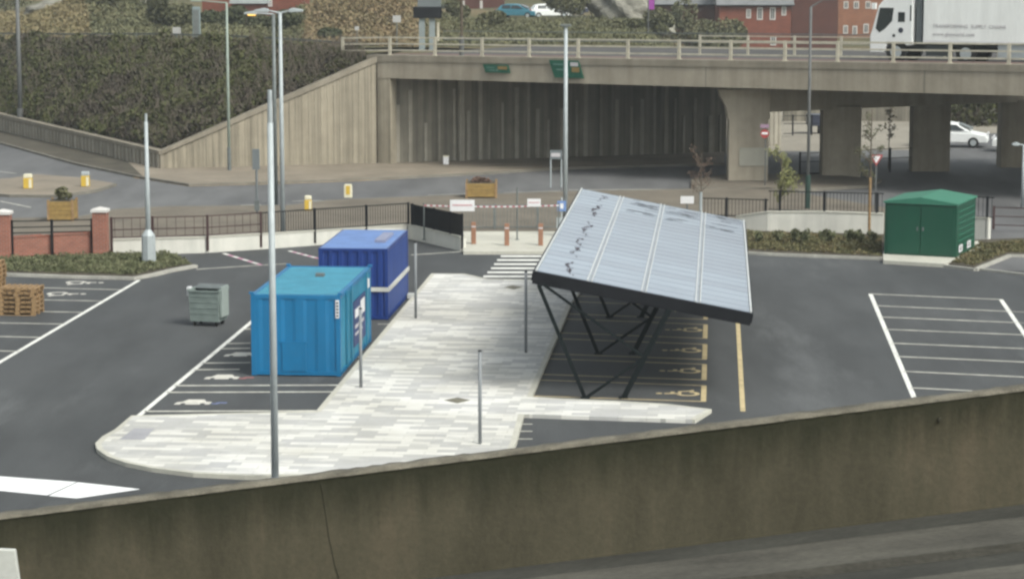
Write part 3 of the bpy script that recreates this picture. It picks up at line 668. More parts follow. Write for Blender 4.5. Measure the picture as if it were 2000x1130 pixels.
# railings
rl_ = thing('bridge_railing', 'cream three rail parapet railing along the near bridge edge', 'railing', (*BP(0), 0))
posts = [Bs(p) for p in (666, 758, 846, 938, 1030, 1126, 1223, 1323, 1424, 1530, 1633, 1742, 1853, 1968)] + [Bs(1968) + 2.55 * k for k in range(1, 4)]
pm = None
for s in posts:
    zz = ztop(s) if s > 0 else ztop(0) - 0.02 + 0.03 * s
    m = MB(); m.box(-0.075, 0.075, -0.055, 0.055, zz - (0.0 if s > -1 else 0.5), zz + 0.98, BANG, loc2(BP(s, 0.18))); m.box(-0.13, 0.13, -0.11, 0.11, zz - 0.0, zz + 0.03, BANG, loc2(BP(s, 0.18))); m.build('post', M['cream'], rl_)
for k, dz in enumerate((0.26, 0.60, 0.93)):
    m = MB()
    for i in range(len(posts) - 1):
        a, b_ = posts[i], posts[i + 1]; f = lambda s: (ztop(s) if s > 0 else ztop(0) - 0.02 + 0.03 * s) + dz
        m.beam((*loc2(BP(a, 0.18)), f(a)), (*loc2(BP(b_, 0.18)), f(b_)), 0.055, 0.075)
    m.build('rail', M['cream'], rl_)
# median / far railing
r2 = thing('bridge_railing', 'second cream railing across the bridge beyond the lorry lane', 'railing', (*BP(0), 0))
OFF = 9.2; ps = [Bs(p, OFF, 80) for p in (1367, 1461, 1552, 1643)]; dd = ps[1] - ps[0]; ps += [ps[-1] + dd * k for k in range(1, 9)]
for s in ps:
    zz = ztop(s) - 0.12; m = MB(); m.box(-0.06, 0.06, -0.05, 0.05, zz, zz + 1.0, BANG, loc2(BP(s, OFF))); m.build('post', M['cream'], r2)
for dz in (0.3, 0.62, 0.95):
    m = MB(); m.beam((*loc2(BP(ps[0], OFF)), ztop(ps[0]) - .12 + dz), (*loc2(BP(ps[-1], OFF)), ztop(ps[-1]) - .12 + dz), 0.05, 0.06); m.build('rail', M['cream'], r2)
r3 = thing('bridge_railing', 'dark low railing on the far edge of the bridge deck', 'railing', (*BP(0), 0))
m = MB()
for dz in (0.3, 0.8): m.beam((*loc2(BP(-6, 16.2)), ztop(-6) + dz - .1), (*loc2(BP(60, 16.2)), ztop(60) + dz - .1), 0.05, 0.05)
m.build('rail', M['galvdark'], r3)
# green direction signs on the fascia (leaning faces)
def fascia_sign(px0, px1, py0, py1, slant, label, rows):
    s0, s1_ = Bs(px0), Bs(px1); sm = (s0 + s1_) / 2; z0 = Zat(py1, BP(sm)[1]); z1 = Zat(py0, BP(sm)[1])
    t = thing('direction_sign', label, 'road sign', (*BP(s0, -0.12), z0), BANG, 'green direction signs on the bridge')
    W = s1_ - s0; Hh = z1 - z0
    m = MB(); m.profile([(slant, 0), (W, 0), (W - slant, Hh), (0, Hh)], -0.04, 0.04); m.build('sign_plate', M['signgreen'], t)
    m = MB()
    for x in (0.3, W - 0.3): MB().box(x - 0.03, x + 0.03, 0.04, 0.13, Hh * 0.2, Hh * 0.9).build('bracket', M['galvdark'], t)
    for (fx0, fx1, fz0, fz1, mt) in rows:
        m = MB(); m.box(W * fx0, W * fx1, -0.052, -0.042, Hh * fz0, Hh * fz1); m.build('sign_marking', mt, t)
fascia_sign(946, 999, 126, 142, 0.16, 'smaller green direction sign on the bridge face above the underpass', [(0.15, 0.42, 0.55, 0.68, M['signdull']), (0.55, 0.90, 0.42, 0.80, M['signyellow']), (0.2, 0.45, 0.22, 0.34, M['signdull']), (0.5, 0.56, 0.18, 0.42, M['signdull'])])
fascia_sign(1075, 1143, 118, 152, 0.34, 'larger green direction sign on the bridge face behind a lamp column', [(0.12, 0.42, 0.72, 0.80, M['signdull']), (0.62, 0.84, 0.68, 0.90, M['letter']), (0.66, 0.88, 0.34, 0.62, M['signyellow']), (0.22, 0.50, 0.42, 0.50, M['signdull']), (0.45, 0.58, 0.10, 0.24, M['signdull'])])

# ================================================================== EMBANKMENT AND FAR LAND
def sstep(a, b, x): t = np.clip((x - a) / (b - a), 0, 1); return t * t * (3 - 2 * t)
# crest line of bank: (px, D, z)
crest = [(-150, 176, 4.9), (0, 168, 5.0), (150, 158, 5.35), (300, 149, 5.7), (450, 142, 5.85), (600, 136, 5.85), (690, 133, 5.8)]
foot = []
cr = [(XD(a, d, 90), d, zz) for a, d, zz in crest]
ft = [(*(Vector(G(-150, 226)) + Vector((0, .2))), 0.95), (*(Vector(G(0, 257)) + Vector((0.1, .2))), 0.95), (*(Vector(G(150, 292)) + Vector((0.1, .2))), 0.9)]
def wwp(f): p = Vector(wc) + wl * f + Vector((-wl.y, wl.x)).normalized() * 0.45; return (p.x, p.y, zl + (zr - zl) * f)
ft += [wwp(0.02), wwp(0.33), wwp(0.70), wwp(0.97)]
N = 14; m = MB()
def bank_pt(i, f):
    i0 = min(int(i), len(cr) - 2); t = i - i0
    a = Vector(ft[i0]).lerp(Vector(ft[i0 + 1]), t); b_ = Vector(cr[i0]).lerp(Vector(cr[i0 + 1]), t)
    p = a.lerp(b_, f); p.z += 0.5 * math.sin(math.pi * f) * (0.4 + 0.3 * math.sin(i * 2.1)); return p
U = 36
for i in range(U + 1):
    for j in range(N + 1): m.v.append(tuple(bank_pt(i * (len(cr) - 1) / U, j / N)))
for i in range(U):
    for j in range(N): k = i * (N + 1) + j; m.f.append((k, k + N + 1, k + N + 2, k + 1))
tag(m.build('embankment', M['soil'], smooth=True), kind='structure')
pts = []
for _ in range(100000):
    i = random.random() ** 0.95 * (len(cr) - 1); f = random.random() * 1.02; p = bank_pt(min(i, len(cr) - 1.001), min(f, 1)); pts.append((p.x, p.y, p.z))
pts = np.array(pts)
lump = (np.sin(pts[:, 0] * 1.3 + 2 * np.sin(pts[:, 1] * 0.7)) * np.cos(pts[:, 1] * 1.1 + pts[:, 0] * 0.4) + 1) * 0.5 * 0.55 + (np.sin(pts[:, 0] * 3.1 + pts[:, 1]) + 1) * 0.12
pts[:, 2] += (lump + 0.1) * rng.uniform(0.1, 1, len(pts)) ** 0.6
o = leaves('bank_scrub', pts, 0.11, M['scrub']); tag(o, 'dense dark brown and green scrub covering the bank', 'scrub', kind='stuff')
# thin bare stems on the bank
m = MB()
for k in range(2600):
    i = random.random() * (len(cr) - 1.01); p = bank_pt(i, random.random()); q = p + Vector((random.uniform(-.5, .5), random.uniform(-.3, .3), random.uniform(0.5, 1.2))); m.tube(p, q, 0.018, 0.008, 4, False)
tag(m.build('bramble_stems', mat('bramble_stems', (0.15, 0.125, 0.10), 0.9, 0.3)), 'thin bare bramble stems sticking up from the bank scrub', 'brambles', kind='stuff')
# plateau behind crest + far terrain
def hb(x, y):
    k = x / y; L = 1 - sstep(0.050, 0.078, k)
    zz = 4.1 * L
    zz = zz + sstep(300, 460, y) * 9
    zz = zz + 3.6 * np.exp(-((x + 13) / 6.0) ** 2 - ((y - 213) / 12) ** 2) + 2.4 * np.exp(-((x + 37) / 5.5) ** 2 - ((y - 222) / 14) ** 2)
    zz = zz + 0.35 * np.sin(x * 0.21) * np.cos(y * 0.13) * L
    return zz - 0.5 * (1 - L)
xs = np.linspace(-130, 130, 131); ys = np.concatenate([np.linspace(176, 300, 63), np.linspace(305, 600, 40)])
XX, YY = np.meshgrid(xs, ys); ZZ = hb(XX, YY); m = MB(); nx = len(xs)
m.v = [tuple(p) for p in np.stack([XX.ravel(), YY.ravel(), ZZ.ravel()], 1).tolist()]
for j in range(len(ys) - 1):
    for i in range(nx - 1): k = j * nx + i; m.f.append((k, k + 1, k + nx + 1, k + nx))
tag(m.build('hills', M['ground'], smooth=True), kind='structure')
# approach land behind crest, joining bank to hills
cpts = [(x, y, zz) for x, y, zz in cr]
m = MB()
for i in range(len(cpts) - 1):
    a, b_ = cpts[i], cpts[i + 1]; c = (b_[0] * 1.25, 178 + (2 if i == 0 else 0), 4.0); d = (a[0] * (1.25 if i else 1.3), 178 + (2 if i < 2 else 0), 4.0)
    m.poly([a, b_, (b_[0] + 1, 178.5, 4.0), (a[0] + 1 - (3 if i == 0 else 0), 178.5, 4.0)])
tag(m.build('approach_ground', M['ground']), kind='structure')
m = MB(); a = BP(0, 0.5); m.prism([BP(-0.5, 0.6), BP(-3.5, 1.2), (-26, 178), (14, 178), (12, 146), BP(0.2, 16.4)], -0.1, [5.5, 5.3, 4.0, 4.0, 4.0, 5.4]); tag(m.build('bridge_approach_fill', M['ground']), kind='structure')
# crest guard rail left
g = thing('crash_barrier', 'thin grey crash barrier along the top of the scrub bank', 'crash barrier', (0, 0, 0))
m = MB(); mp_ = MB()
for i in range(len(cr) - 1):
    a, b_ = Vector(cr[i]) + Vector((0, 1.2, 0.55)), Vector(cr[i + 1]) + Vector((0, 1.2, 0.55)); m.beam(a, b_, 0.05, 0.10)
    n_ = max(2, int((b_ - a).length / 2.4))
    for k in range(n_): c = a.lerp(b_, k / n_); MB().beam(c - Vector((0, 0, 0.7)), c, 0.06, 0.06).build('post', M['galvdark'], g)
m.build('rail', M['galvdark'], g)

# ---- top strip background
def hz(x, y): return float(hb(np.float64(x), np.float64(y)))
def stuffpatch(name, label, cat, poly, n, size, mt, hmin=0.1, hmax=0.5):
    q = scatter(poly, n); zz = hb(q[:, 0], q[:, 1]) + rng.uniform(hmin, hmax, n) * rng.uniform(0.2, 1, n)
    tag(leaves(name, np.column_stack([q, zz]), size, mt), label, cat, kind='stuff')
def PX(px, D): return (XD(px, D, 40), D)
stuffpatch('tan_scrub', 'tan and rust coloured dry scrub on the mound behind the bridge approach', 'scrub', [PX(585, 186), PX(590, 232), PX(815, 232), PX(825, 186)], 36000, 0.12, M['tan'])
stuffpatch('buff_grass', 'pale buff rough grass slope at the upper left', 'grass', [PX(-80, 183), PX(-80, 250), PX(165, 250), PX(190, 183)], 26000, 0.12, M['buff'])
stuffpatch('olive_scrub', 'olive green low scrub behind the bank top', 'scrub', [PX(190, 183), PX(165, 225), PX(600, 225), PX(590, 183)], 32000, 0.13, M['olive'], 0.1, 0.9)
stuffpatch('roadside_grass', 'green grassy verge beyond the bridge railing', 'grass', [PX(820, 183), PX(820, 235), PX(1310, 235), PX(1290, 183)], 26000, 0.12, M['olive'])
far_tr = []
k = 0
words = ['leftmost olive tree on the upper left skyline', 'bushy olive tree behind the buff grass slope', 'rounded olive tree right of the buff slope', 'tall olive tree between the buff slope and the steel cabinet', 'olive tree just left of the steel cabinet', 'dark bush right of the steel cabinet before the brick building', 'dark green bush under the grey lilac roof', 'dark bush at the left foot of the tan mound', 'dark green bush beyond the railing start left of the mound', 'green bush right of the black topped kiosk', 'yellow green bush below the parked blue car', 'olive bush right of the white parked car', 'olive tree left of the pale rock slope', 'olive tree right of the pale rock slope', 'olive tree in front of the grey roofed house', 'olive tree hiding the left half of the grey roofed house', 'dark tree beside the red brick house gable', 'bush at the foot of the pale rock slope', 'olive tree between rock slope and purple banner']
spec = [(20, 262, 4.5, 3.2, 'olive'), (120, 270, 4.5, 3.6, 'olive'), (205, 215, 2.6, 2.2, 'olive'), (270, 222, 3.0, 2.6, 'olive'), (335, 205, 2.4, 2.0, 'olive'), (420, 205, 1.8, 1.2, 'darkhedge'), (480, 200, 2.0, 1.1, 'darkhedge'), (560, 195, 1.8, 1.1, 'darkhedge'), (640, 190, 1.2, 0.6, 'darkhedge'),
        (895, 215, 1.4, 1.2, 'olive'), (955, 212, 1.8, 1.0, 'olive'), (1105, 235, 2.6, 1.8, 'olive'), (1160, 240, 2.6, 2.2, 'olive'), (1325, 240, 3.2, 3.3, 'olive'), (1385, 236, 3.0, 3.2, 'olive'), (1430, 238, 2.2, 2.9, 'olive'), (1560, 300, 2.4, 2.6, 'darkhedge'), (1230, 215, 2.2, 0.7, 'olive'), (1290, 225, 1.8, 1.5, 'olive')]
for (px, D, rx, rz_, mt), lb in zip(spec, words):
    x, y = PX(px, D); bush('broadleaf_tree' if rz_ > 1.6 else 'bush', lb, 'tree' if rz_ > 1.6 else 'bush', x, y, hz(x, y), rx, rz_, M[mt], 3000, 0.14)
# distant tree belt closing the view
far_poly = [(-120, 330), (120, 330), (130, 420), (-130, 420)]
q = scatter(far_poly, 26000); zz = hb(q[:, 0], q[:, 1]) + rng.uniform(0, 1, len(q)) ** 0.7 * (6 + 3 * np.sin(q[:, 0] * 0.15) + 2 * np.sin(q[:, 0] * 0.5))
tag(leaves('distant_woodland', np.column_stack([q, zz]), 0.7, M['olive']), 'hazy olive belt of distant trees behind the houses', 'woodland', kind='stuff')
# rocks
def rock_mesh(rx, ry, rz_, seed):
    import bmesh
    bm = bmesh.new(); bmesh.ops.create_icosphere(bm, subdivisions=4, radius=1); r_ = random.Random(seed); ph_ = [r_.uniform(0, 6) for _ in range(6)]
    for v in bm.verts:
        d = 1 + 0.16 * math.sin(3 * v.co.x + ph_[0]) * math.sin(3.3 * v.co.y + ph_[1]) + 0.09 * math.sin(7 * v.co.z + ph_[2] + 5 * v.co.x) + 0.05 * math.sin(13 * v.co.x + ph_[3]) * math.sin(12 * v.co.y + 9 * v.co.z)
        v.co = Vector((v.co.x * rx, v.co.y * ry, v.co.z * rz_)) * d
    me = bpy.data.meshes.new('rock'); bm.to_mesh(me); bm.free(); me.materials.append(M['rock']); return me
def rock(px, py, D, rx, ry, rz_, tilt, lb, seed):
    x, y = PX(px, D); o = bpy.data.objects.new('rock_outcrop', rock_mesh(rx, ry, rz_, seed)); COL.objects.link(o); o.location = (x, y, Zat(py, D)); o.rotation_euler = (0, tilt, 0); tag(o, lb, 'rock')
rock(1228, 28, 236, 3.6, 2.5, 2.0, R(24), 'large pale grey rock slope above the railing left of the purple banner', 3)
rock(1292, 55, 228, 1.4, 1.4, 0.7, R(15), 'small pale rock at the right foot of the rock slope', 5)
rock(100, 20, 238, 2.4, 2, 1.1, R(-14), 'pale grey boulder on the upper left grass slope', 8)
rock(276, 8, 232, 0.9, 1, 0.9, 0, 'pale boulder among the olive trees at top left', 9)

# houses
def house(name, lb, px0, px1, D, eave_py, wallmat, wins, roof=True, base=-0.6, depth=9, ridge=1.7, rz=0, flat=False):
    x0, x1 = XD(px0, D, 30), XD(px1, D, 30); W = x1 - x0; ze = Zat(eave_py, D); h = ze - base
    t = thing(name, lb, 'building', (x0, D, base), rz)
    m = MB().box(0, W, 0, depth, 0, h); m.build('wall', wallmat, t)
    if roof:
        m = MB(); e = 0.35
        m.v += [(-e, -e, h + 0.02), (W + e, -e, h + 0.02), (W + e, depth + e, h + 0.02), (-e, depth + e, h + 0.02), (-e + 0.2, depth / 2, h + ridge * 1.6), (W + e - 0.2, depth / 2, h + ridge * 1.6)]
        m.f += [(0, 1, 5, 4), (1, 2, 5), (2, 3, 4, 5), (3, 0, 4), (0, 3, 2, 1)]; rf = m.build('roof', M['roof'], t)
        m = MB().box(W * 0.3, W * 0.3 + 0.9, depth / 2 - .4, depth / 2 + .4, h + ridge, h + ridge * 1.6 + 1.1); m.build('chimney', wallmat, rf)
        m = MB().tube((-e, -e - 0.05, h), (W + e, -e - 0.05, h), 0.07, n=6); m.build('gutter', M['black'], t)
    for (wx, wy, ww_, wh) in wins:      # px coords
        a = XD(wx, D, 30) - x0; zz = Zat(wy, D) - base; ww_ = ww_ * D / F; wh = wh * D / F
        m = MB(); m.box(a - ww_ / 2, a + ww_ / 2, -0.05, 0.06, zz - wh / 2, zz + wh / 2); fr = m.build('window', M['stonecap'], t)
        m = MB(); m.box(a - ww_ / 2 + 0.12, a - 0.04, -0.07, -0.04, zz - wh / 2 + 0.12, zz + wh / 2 - 0.12); m.box(a + 0.04, a + ww_ / 2 - 0.12, -0.07, -0.04, zz - wh / 2 + 0.12, zz + wh / 2 - 0.12); m.build('pane', M['glass'], fr)
    return t
house('terraced_house', 'red brick house with white framed windows under a grey slate roof', 1405, 1545, 262, 11, M['brickhouse'], [(1462, 27, 9, 18), (1484, 27, 11, 24), (1509, 27, 11, 24), (1531, 22, 9, 17), (1511, 80, 11, 18)])
house('terraced_house', 'dark brick house behind olive trees with one pale window', 1285, 1400, 268, 10, M['brickdark'], [(1324, 28, 18, 22)])
house('apartment_block', 'plain dark red brick block right of the gabled house', 1546, 1636, 272, -60, M['brickdark'], [], roof=False)
house('apartment_block', 'orange brick block with pale windows behind the lorry cab', 1637, 1790, 300, -60, M['brickorange'], [(1652, 10, 9, 14), (1672, 10, 10, 14), (1695, 10, 10, 14), (1652, 58, 9, 16), (1670, 60, 9, 18), (1692, 56, 10, 18), (1715, 56, 10, 16)], roof=False)
house('brick_building', 'long red brown brick building behind the street lamps upper left', 395, 590, 236, -20, M['brickhouse'], [(528, 6, 8, 14)], roof=False, base=3.5)
house('brick_building', 'dark red brick building above the parked blue car', 875, 985, 290, -20, M['brickdark'], [(905, 12, 5, 20), (940, 12, 5, 20)], roof=False, base=3.0)
house('brick_building', 'red brown building glimpsed behind the upper left grass slope', 150, 250, 300, -20, M['brickdark'], [], roof=False, base=3.0)
# flat grey roof in front of the brick building
rf = thing('lean_to_shed', 'grey lilac roofed shed in front of the upper left brick building', 'shed', (XD(452, 232, 10), 232, 5.0))
m = MB().box(0, 3.2, 0, 2.5, -1.2, 0.9); m.build('wall', M['brickdark'], rf)
m = MB().profile([(-0.2, 0.95), (3.4, 0.95), (3.3, 1.35), (-0.1, 1.35)], -0.2, 2.7); m.build('roof', M['galv'], rf)

# vehicles ------------------------------------------------------------
def wheel(parent, x, y, r, w, side, mats=('rubber', 'galv')):
    m = MB().tube((x, y, r), (x, y + w * side, r), r, n=20); wo = m.build('wheel', M['rubber'], parent)
    m = MB().tube((x, y - 0.01 * side, r), (x, y + 0.02 * side, r), r * 0.58, n=14); m.build('rim', M[mats[1]], wo)
def car(label, loc, rz, paint, L=4.2, W=1.75, Hh=1.45, group=None):
    t = thing('parked_car', label, 'car', loc, rz, group)
    body = [(-0.5, 0.22), (0.5, 0.22), (0.5, 0.45), (0.485, 0.55), (0.30, 0.66), (-0.34, 0.70), (-0.49, 0.66), (-0.505, 0.42)]
    m = MB().profile([(x * L, z_ * 1.0 * Hh / 1.1) for x, z_ in body], -W / 2, W / 2); m.build('body', paint, t, bevel=0.06)
    cab = [(-0.44, 0.66), (0.29, 0.64), (0.08, 0.98), (-0.05, 1.03), (-0.26, 1.02), (-0.36, 0.94)]
    m = MB(); n = len(cab)
    for y_, sc in ((-W / 2, 1), (W / 2, 1)):
        for x, z_ in cab: m.v.append((x * L, y_ * (0.95 if z_ < 0.7 else 0.78), z_ * Hh / 1.1 * 1.06))
    m.f.append(tuple(range(n))); m.f.append(tuple(range(n, 2 * n))[::-1])
    for i in range(n): j = (i + 1) % n; m.f.append((j, i, n + i, n + j))
    m.build('roof', paint, t, bevel=0.04)
    for s_ in (-1, 1):
        for (xa, xb) in ((-0.33, -0.12), (-0.10, 0.08)):
            y0_, y1_ = s_ * (W / 2 * 0.95 + 0.012), s_ * (W / 2 * 0.82 + 0.012); zz0, zz1 = 0.74 * Hh / 1.1 * 1.02, 0.97 * Hh / 1.1 * 1.03
            m = MB(); xe = xb + (0.11 if xb > 0 else 0)
            pp = [(xa * L, y0_, zz0), (xe * L, y0_, zz0), (xb * L - (0.05 if xb > 0 else 0), y1_, zz1), (xa * L + 0.05, y1_, zz1)]
            m.poly(pp); m.poly([(p[0], p[1] - s_ * 0.03, p[2]) for p in pp][::-1]); m.build('side_window', M['glass'], t)
    m = MB(); W2 = W * 0.38
    m.poly([(0.285 * L, -W * 0.42, 0.75 * Hh), (0.285 * L, W * 0.42, 0.75 * Hh), (0.10 * L, W2, 0.955 * Hh), (0.10 * L, -W2, 0.955 * Hh)]); m.v = [(a + 0.03, b, c) for a, b, c in m.v]; m.build('windscreen', M['glass'], t)
    for x in (-0.31, 0.31):
        for s_ in (-1, 1): wheel(t, x * L, s_ * (W / 2 + 0.012), 0.31, 0.2, -s_)
    for s_ in (-1, 1):
        m = MB().box(0.485 * L, 0.505 * L, s_ * W * 0.35 - 0.15, s_ * W * 0.35 + 0.15, 0.50 * Hh, 0.58 * Hh); m.build('headlight', M['signwhite'], t)
        m = MB().box(-0.515 * L, -0.49 * L, s_ * W * 0.4 - 0.1, s_ * W * 0.4 + 0.1, 0.55 * Hh, 0.65 * Hh); m.build('tail_light', M['red'], t)
    return t
G1 = 'cars parked above the bridge approach'
def carpos(px, py, D): return (XD(px, D, 30), D, Zat(py, D))
pl = 40
for px, py, D, pa, rz, lb in ((1010, 36, 250, M['vblue'], R(-15), 'blue hatchback parked beyond the bridge railing, left of a white car'), (1073, 36, 250, M['vwhite'], R(12), 'white car parked beyond the bridge railing beside a blue hatchback'), (1108, 30, 256, M['vdark'], R(8), 'dark car partly hidden right of the white car above the railing')):
    car(lb, carpos(px, py, D), rz, pa, group=G1)
x0, y0 = PX(940, 246); x1, y1 = PX(1130, 262)
m = MB().prism([(x0, y0), (x1, y0), (x1, y1), (x0, y1)], 2, Zat(37, 250) - 0.01); tag(m.build('upper_parking_ground', M['road']), kind='structure')
car('white car on the road seen between bridge pier columns at the right', (*G(1858, 286), 0.0), R(-14), M['vwhite'])
car('pale car at the right edge beyond the bridge piers', (*G(2012, 296), 0.0), R(165), M['vwhite'])

# lorry on the bridge
OL = 3.4; s_cab = Bs(1699, OL, 60); zc = ztop(s_cab) - 0.12
ly = thing('articulated_lorry', 'white articulated lorry crossing the bridge with grey lettering on its trailer', 'lorry', (*BP(s_cab, OL), zc), BANG)
# local x runs towards rear; side facing camera is y=0
prof_ = [(0.0, 0.45), (0.0, 1.25), (0.10, 1.55), (0.42, 2.72), (0.62, 2.95), (1.45, 3.75), (1.75, 3.82), (2.2, 3.82), (2.2, 0.85), (1.9, 0.80), (1.75, 0.95), (0.9, 0.95), (0.75, 0.45)]
m = MB().profile(prof_, 0.0, 2.45); m.build('cab', M['vwhite'], ly, bevel=0.05)
m = MB().profile([(0.30, 1.62), (0.50, 1.42), (0.80, 1.62), (1.15, 2.0), (1.22, 2.62), (0.50, 2.62)], -0.012, 0.02); m.build('side_window', M['glass'], ly)
m = MB(); m.poly([(0.14, 0.2, 1.55), (0.14, 2.25, 1.55), (0.40, 2.25, 2.60), (0.40, 0.2, 2.60)]); m.v = [(a - 0.03, b, c) for a, b, c in m.v]; m.build('windscreen', M['glass'], ly)
m = MB().box(1.45, 1.80, -0.012, 0.02, 1.95, 2.42); m.build('sleeper_window', M['glass'], ly)
m = MB().tube((1.6, -0.014, 1.55), (1.6, 0.01, 1.55), 0.13, n=16); m.build('door_badge', M['vdark'], ly)
m = MB().box(1.18, 1.32, -0.012, 0.02, 1.22, 1.36); m.build('fuel_flap', M['chassis'], ly)
m = MB().box(2.06, 2.13, -0.012, 0.02, 2.0, 2.75); m.build('air_vent', M['chassis'], ly)
m = MB().box(0.15, 0.36, -0.22, -0.06, 2.55, 2.85); m.beam((0.25, -0.1, 2.8), (0.25, 0.05, 2.8), 0.04, 0.04); m.build('mirror', M['vwhite'], ly)
m = MB().box(0.3, 6.2, 0.6, 1.8, 0.55, 0.95); m.box(2.2, 2.75, 0.5, 1.95, 0.9, 2.6); m.box(2.9, 4.1, 0.02, 0.5, 0.35, 0.85); m.build('chassis', M['chassis'], ly)
m = MB().box(2.35, 2.62, 0.15, 2.3, 0.95, 3.6); m.build('rear_cab_fairing', M['signgrey'], ly)
for x in (1.35, 4.9): wheel(ly, x, 0.05, 0.5, 0.32, 1, ('rubber', 'galv'))
for x in (1.35, 4.9): wheel(ly, x, 2.4, 0.5, 0.32, -1)
TL = 13.6
m = MB().box(2.75, 2.75 + TL, -0.02, 2.48, 1.08, 4.05); m.build('trailer_box', M['trailer'], ly, bevel=0.03)
m = MB().box(2.75, 2.75 + TL, -0.03, 2.49, 0.98, 1.10); m.build('trailer_skirt', M['signwhite'], ly)
m = MB().box(6.5, 10.3, 0.05, 0.12, 0.35, 0.95); m.build('side_guard', M['galv'], ly)
m = MB().box(4.2, 15.8, 0.7, 1.7, 0.75, 0.99); m.build('trailer_frame', M['chassis'], ly)
for x in (12.0, 13.3, 14.6): wheel(ly, x, 0.05, 0.5, 0.32, 1); wheel(ly, x, 2.4, 0.5, 0.32, -1)
text_obj('lettering', 'TRANSFORMING  SUPPLY  CHAINS', 0.235, M['letter'], ly, (3.25, -0.03, 1.72), (R(90), 0, 0))
text_obj('lettering', 'www.gistworld.com', 0.26, M['letter'], ly, (3.25, -0.03, 1.33), (R(90), 0, 0))

# ================================================================== CAR PARK OBJECTS
AX = R(-4.8)      # car-park axis leans right of view axis
def container(name, label, corner, W, L, h, mats, rz=AX):
    """corner = near right bottom corner; local x to the left is negative, y runs away"""
    t = thing(name, label, 'container', (*corner, 0.0), rz)
    return t
# corrugated sheet along x or y as one part
def corr_panel(m, p0, p1, z0, z1, out, pitch=0.28, dep=0.035):
    p0, p1 = Vector(p0), Vector(p1); d = p1 - p0; L = d.length; d.normalize(); out = Vector(out); n = int(L / pitch); pts_ = []
    for i in range(n):
        a = i * L / n; q = L / n
        for f, o_ in ((0, 0), (0.35, 0), (0.5, 1), (0.85, 1)): pts_.append(p0 + d * (a + q * f) - out * dep * o_)
    pts_.append(p1.copy()); k = len(m.v)
    for p in pts_: m.v += [(p.x, p.y, z0), (p.x, p.y, z1)]
    for i in range(len(pts_) - 1): j = k + 2 * i; m.f.append((j, j + 2, j + 3, j + 1))
W, L, h = 2.47, 6.0, 2.27
tc = thing('shipping_container', 'cyan blue steel site container with a dark poster on its side', 'container', (*G(665, 736), 0), AX)
m = MB(); m.box(-W + .05, -.05, .05, L - .05, 0.12, h - .06); corr_panel(m, (-W, 0), (0, 0), 0.14, h - 0.1, (0, -1), 0.6, 0.02); m.build('front_panel', M['teal'], tc)
m = MB(); corr_panel(m, (0, 0), (0, L), 0.14, h - 0.1, (1, 0), 0.3, 0.04); m.build('side_panel', M['tealside'], tc)
m = MB(); corr_panel(m, (-W, L), (-W, 0), 0.14, h - 0.1, (-1, 0), 0.3, 0.04); m.build('side_panel', M['tealside'], tc)
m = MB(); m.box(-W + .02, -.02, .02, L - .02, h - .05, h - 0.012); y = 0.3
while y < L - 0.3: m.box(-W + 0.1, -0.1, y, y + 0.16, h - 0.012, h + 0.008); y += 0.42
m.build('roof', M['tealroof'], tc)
m = MB()
for x in (-W, -0.1):
    for yy in (0, L - 0.1): m.box(x - 0.012, x + 0.112, yy - 0.012, yy + 0.112, 0.02, h + 0.02)
for yy in (0, L - 0.1):
    m.box(-W + 0.1, -0.1, yy - 0.01, yy + 0.1, h - 0.1, h + 0.01); m.box(-W + 0.1, -0.1, yy - 0.01, yy + 0.1, 0.04, 0.15)
for x in (-W, -0.1): m.box(x - 0.01, x + 0.11, 0.1, L - 0.1, h - 0.1, h + 0.012); m.box(x - 0.01, x + 0.11, 0.1, L - 0.1, 0.04, 0.15)
m.build('frame', M['teal'], tc)
for x in (-W, 0):
    for yy in (0.06, L - 0.06):
        m = MB().box(x - 0.06, x + 0.06, yy - 0.06, yy + 0.06, h + 0.021, h + 0.075); m.build('corner_casting', M['teal'], tc)
m = MB().box(-1.62, -0.95, -0.03, 0.0, 0.15, 0.95); m.box(-1.66, -0.91, -0.035, -0.005, 0.93, 0.98); m.build('hatch_door', M['teal'], tc)
m = MB().box(-0.115, -0.015, -0.03, -0.013, h - 0.62, h - 0.12); lab_ = m.build('number_plate', M['signwhite'], tc)
m = MB()
for k in range(5): m.box(-0.095, -0.035, -0.036, -0.031, h - 0.58 + k * 0.09, h - 0.53 + k * 0.09)
m.build('number_marks', M['vdark'], lab_)
m = MB().box(0.0, 0.05, 2.0, 2.12, 0.1, h - .02); m.box(0.0, 0.06, 1.1, 1.2, 0.1, h - 0.02); m.box(0, 0.06, 4.9, 5.0, 0.1, h - .02); m.build('door_bar', M['tealside'], tc)
ps_ = MB().box(0.02, 0.05, 2.3, 4.6, 0.45, 1.75).build('poster', mat('navy_poster', (0.03, 0.055, 0.16), 0.6, 0.3, 3), tc)
for (ya, yb, za, zb, mt) in ((2.5, 3.4, 1.25, 1.5, 'signwhite'), (3.6, 4.4, 1.2, 1.62, 'signwhite'), (2.5, 3.0, 0.95, 1.05, 'letter'), (3.1, 4.2, 0.95, 1.05, 'letter'), (2.5, 3.9, 0.75, 0.82, 'letter')):
    MB().box(0.05, 0.058, ya, yb, za, zb).build('poster_marking', M[mt], ps_)
MB().box(0.0, 0.045, 5.1, 5.5, 1.75, 2.0).build('small_notice', M['signwhite'], tc)
MB().box(-W / 2 - 0.05, -W / 2 + 0.2, 3.7, 3.9, h, h + 0.1).build('roof_vent', M['galvdark'], tc)
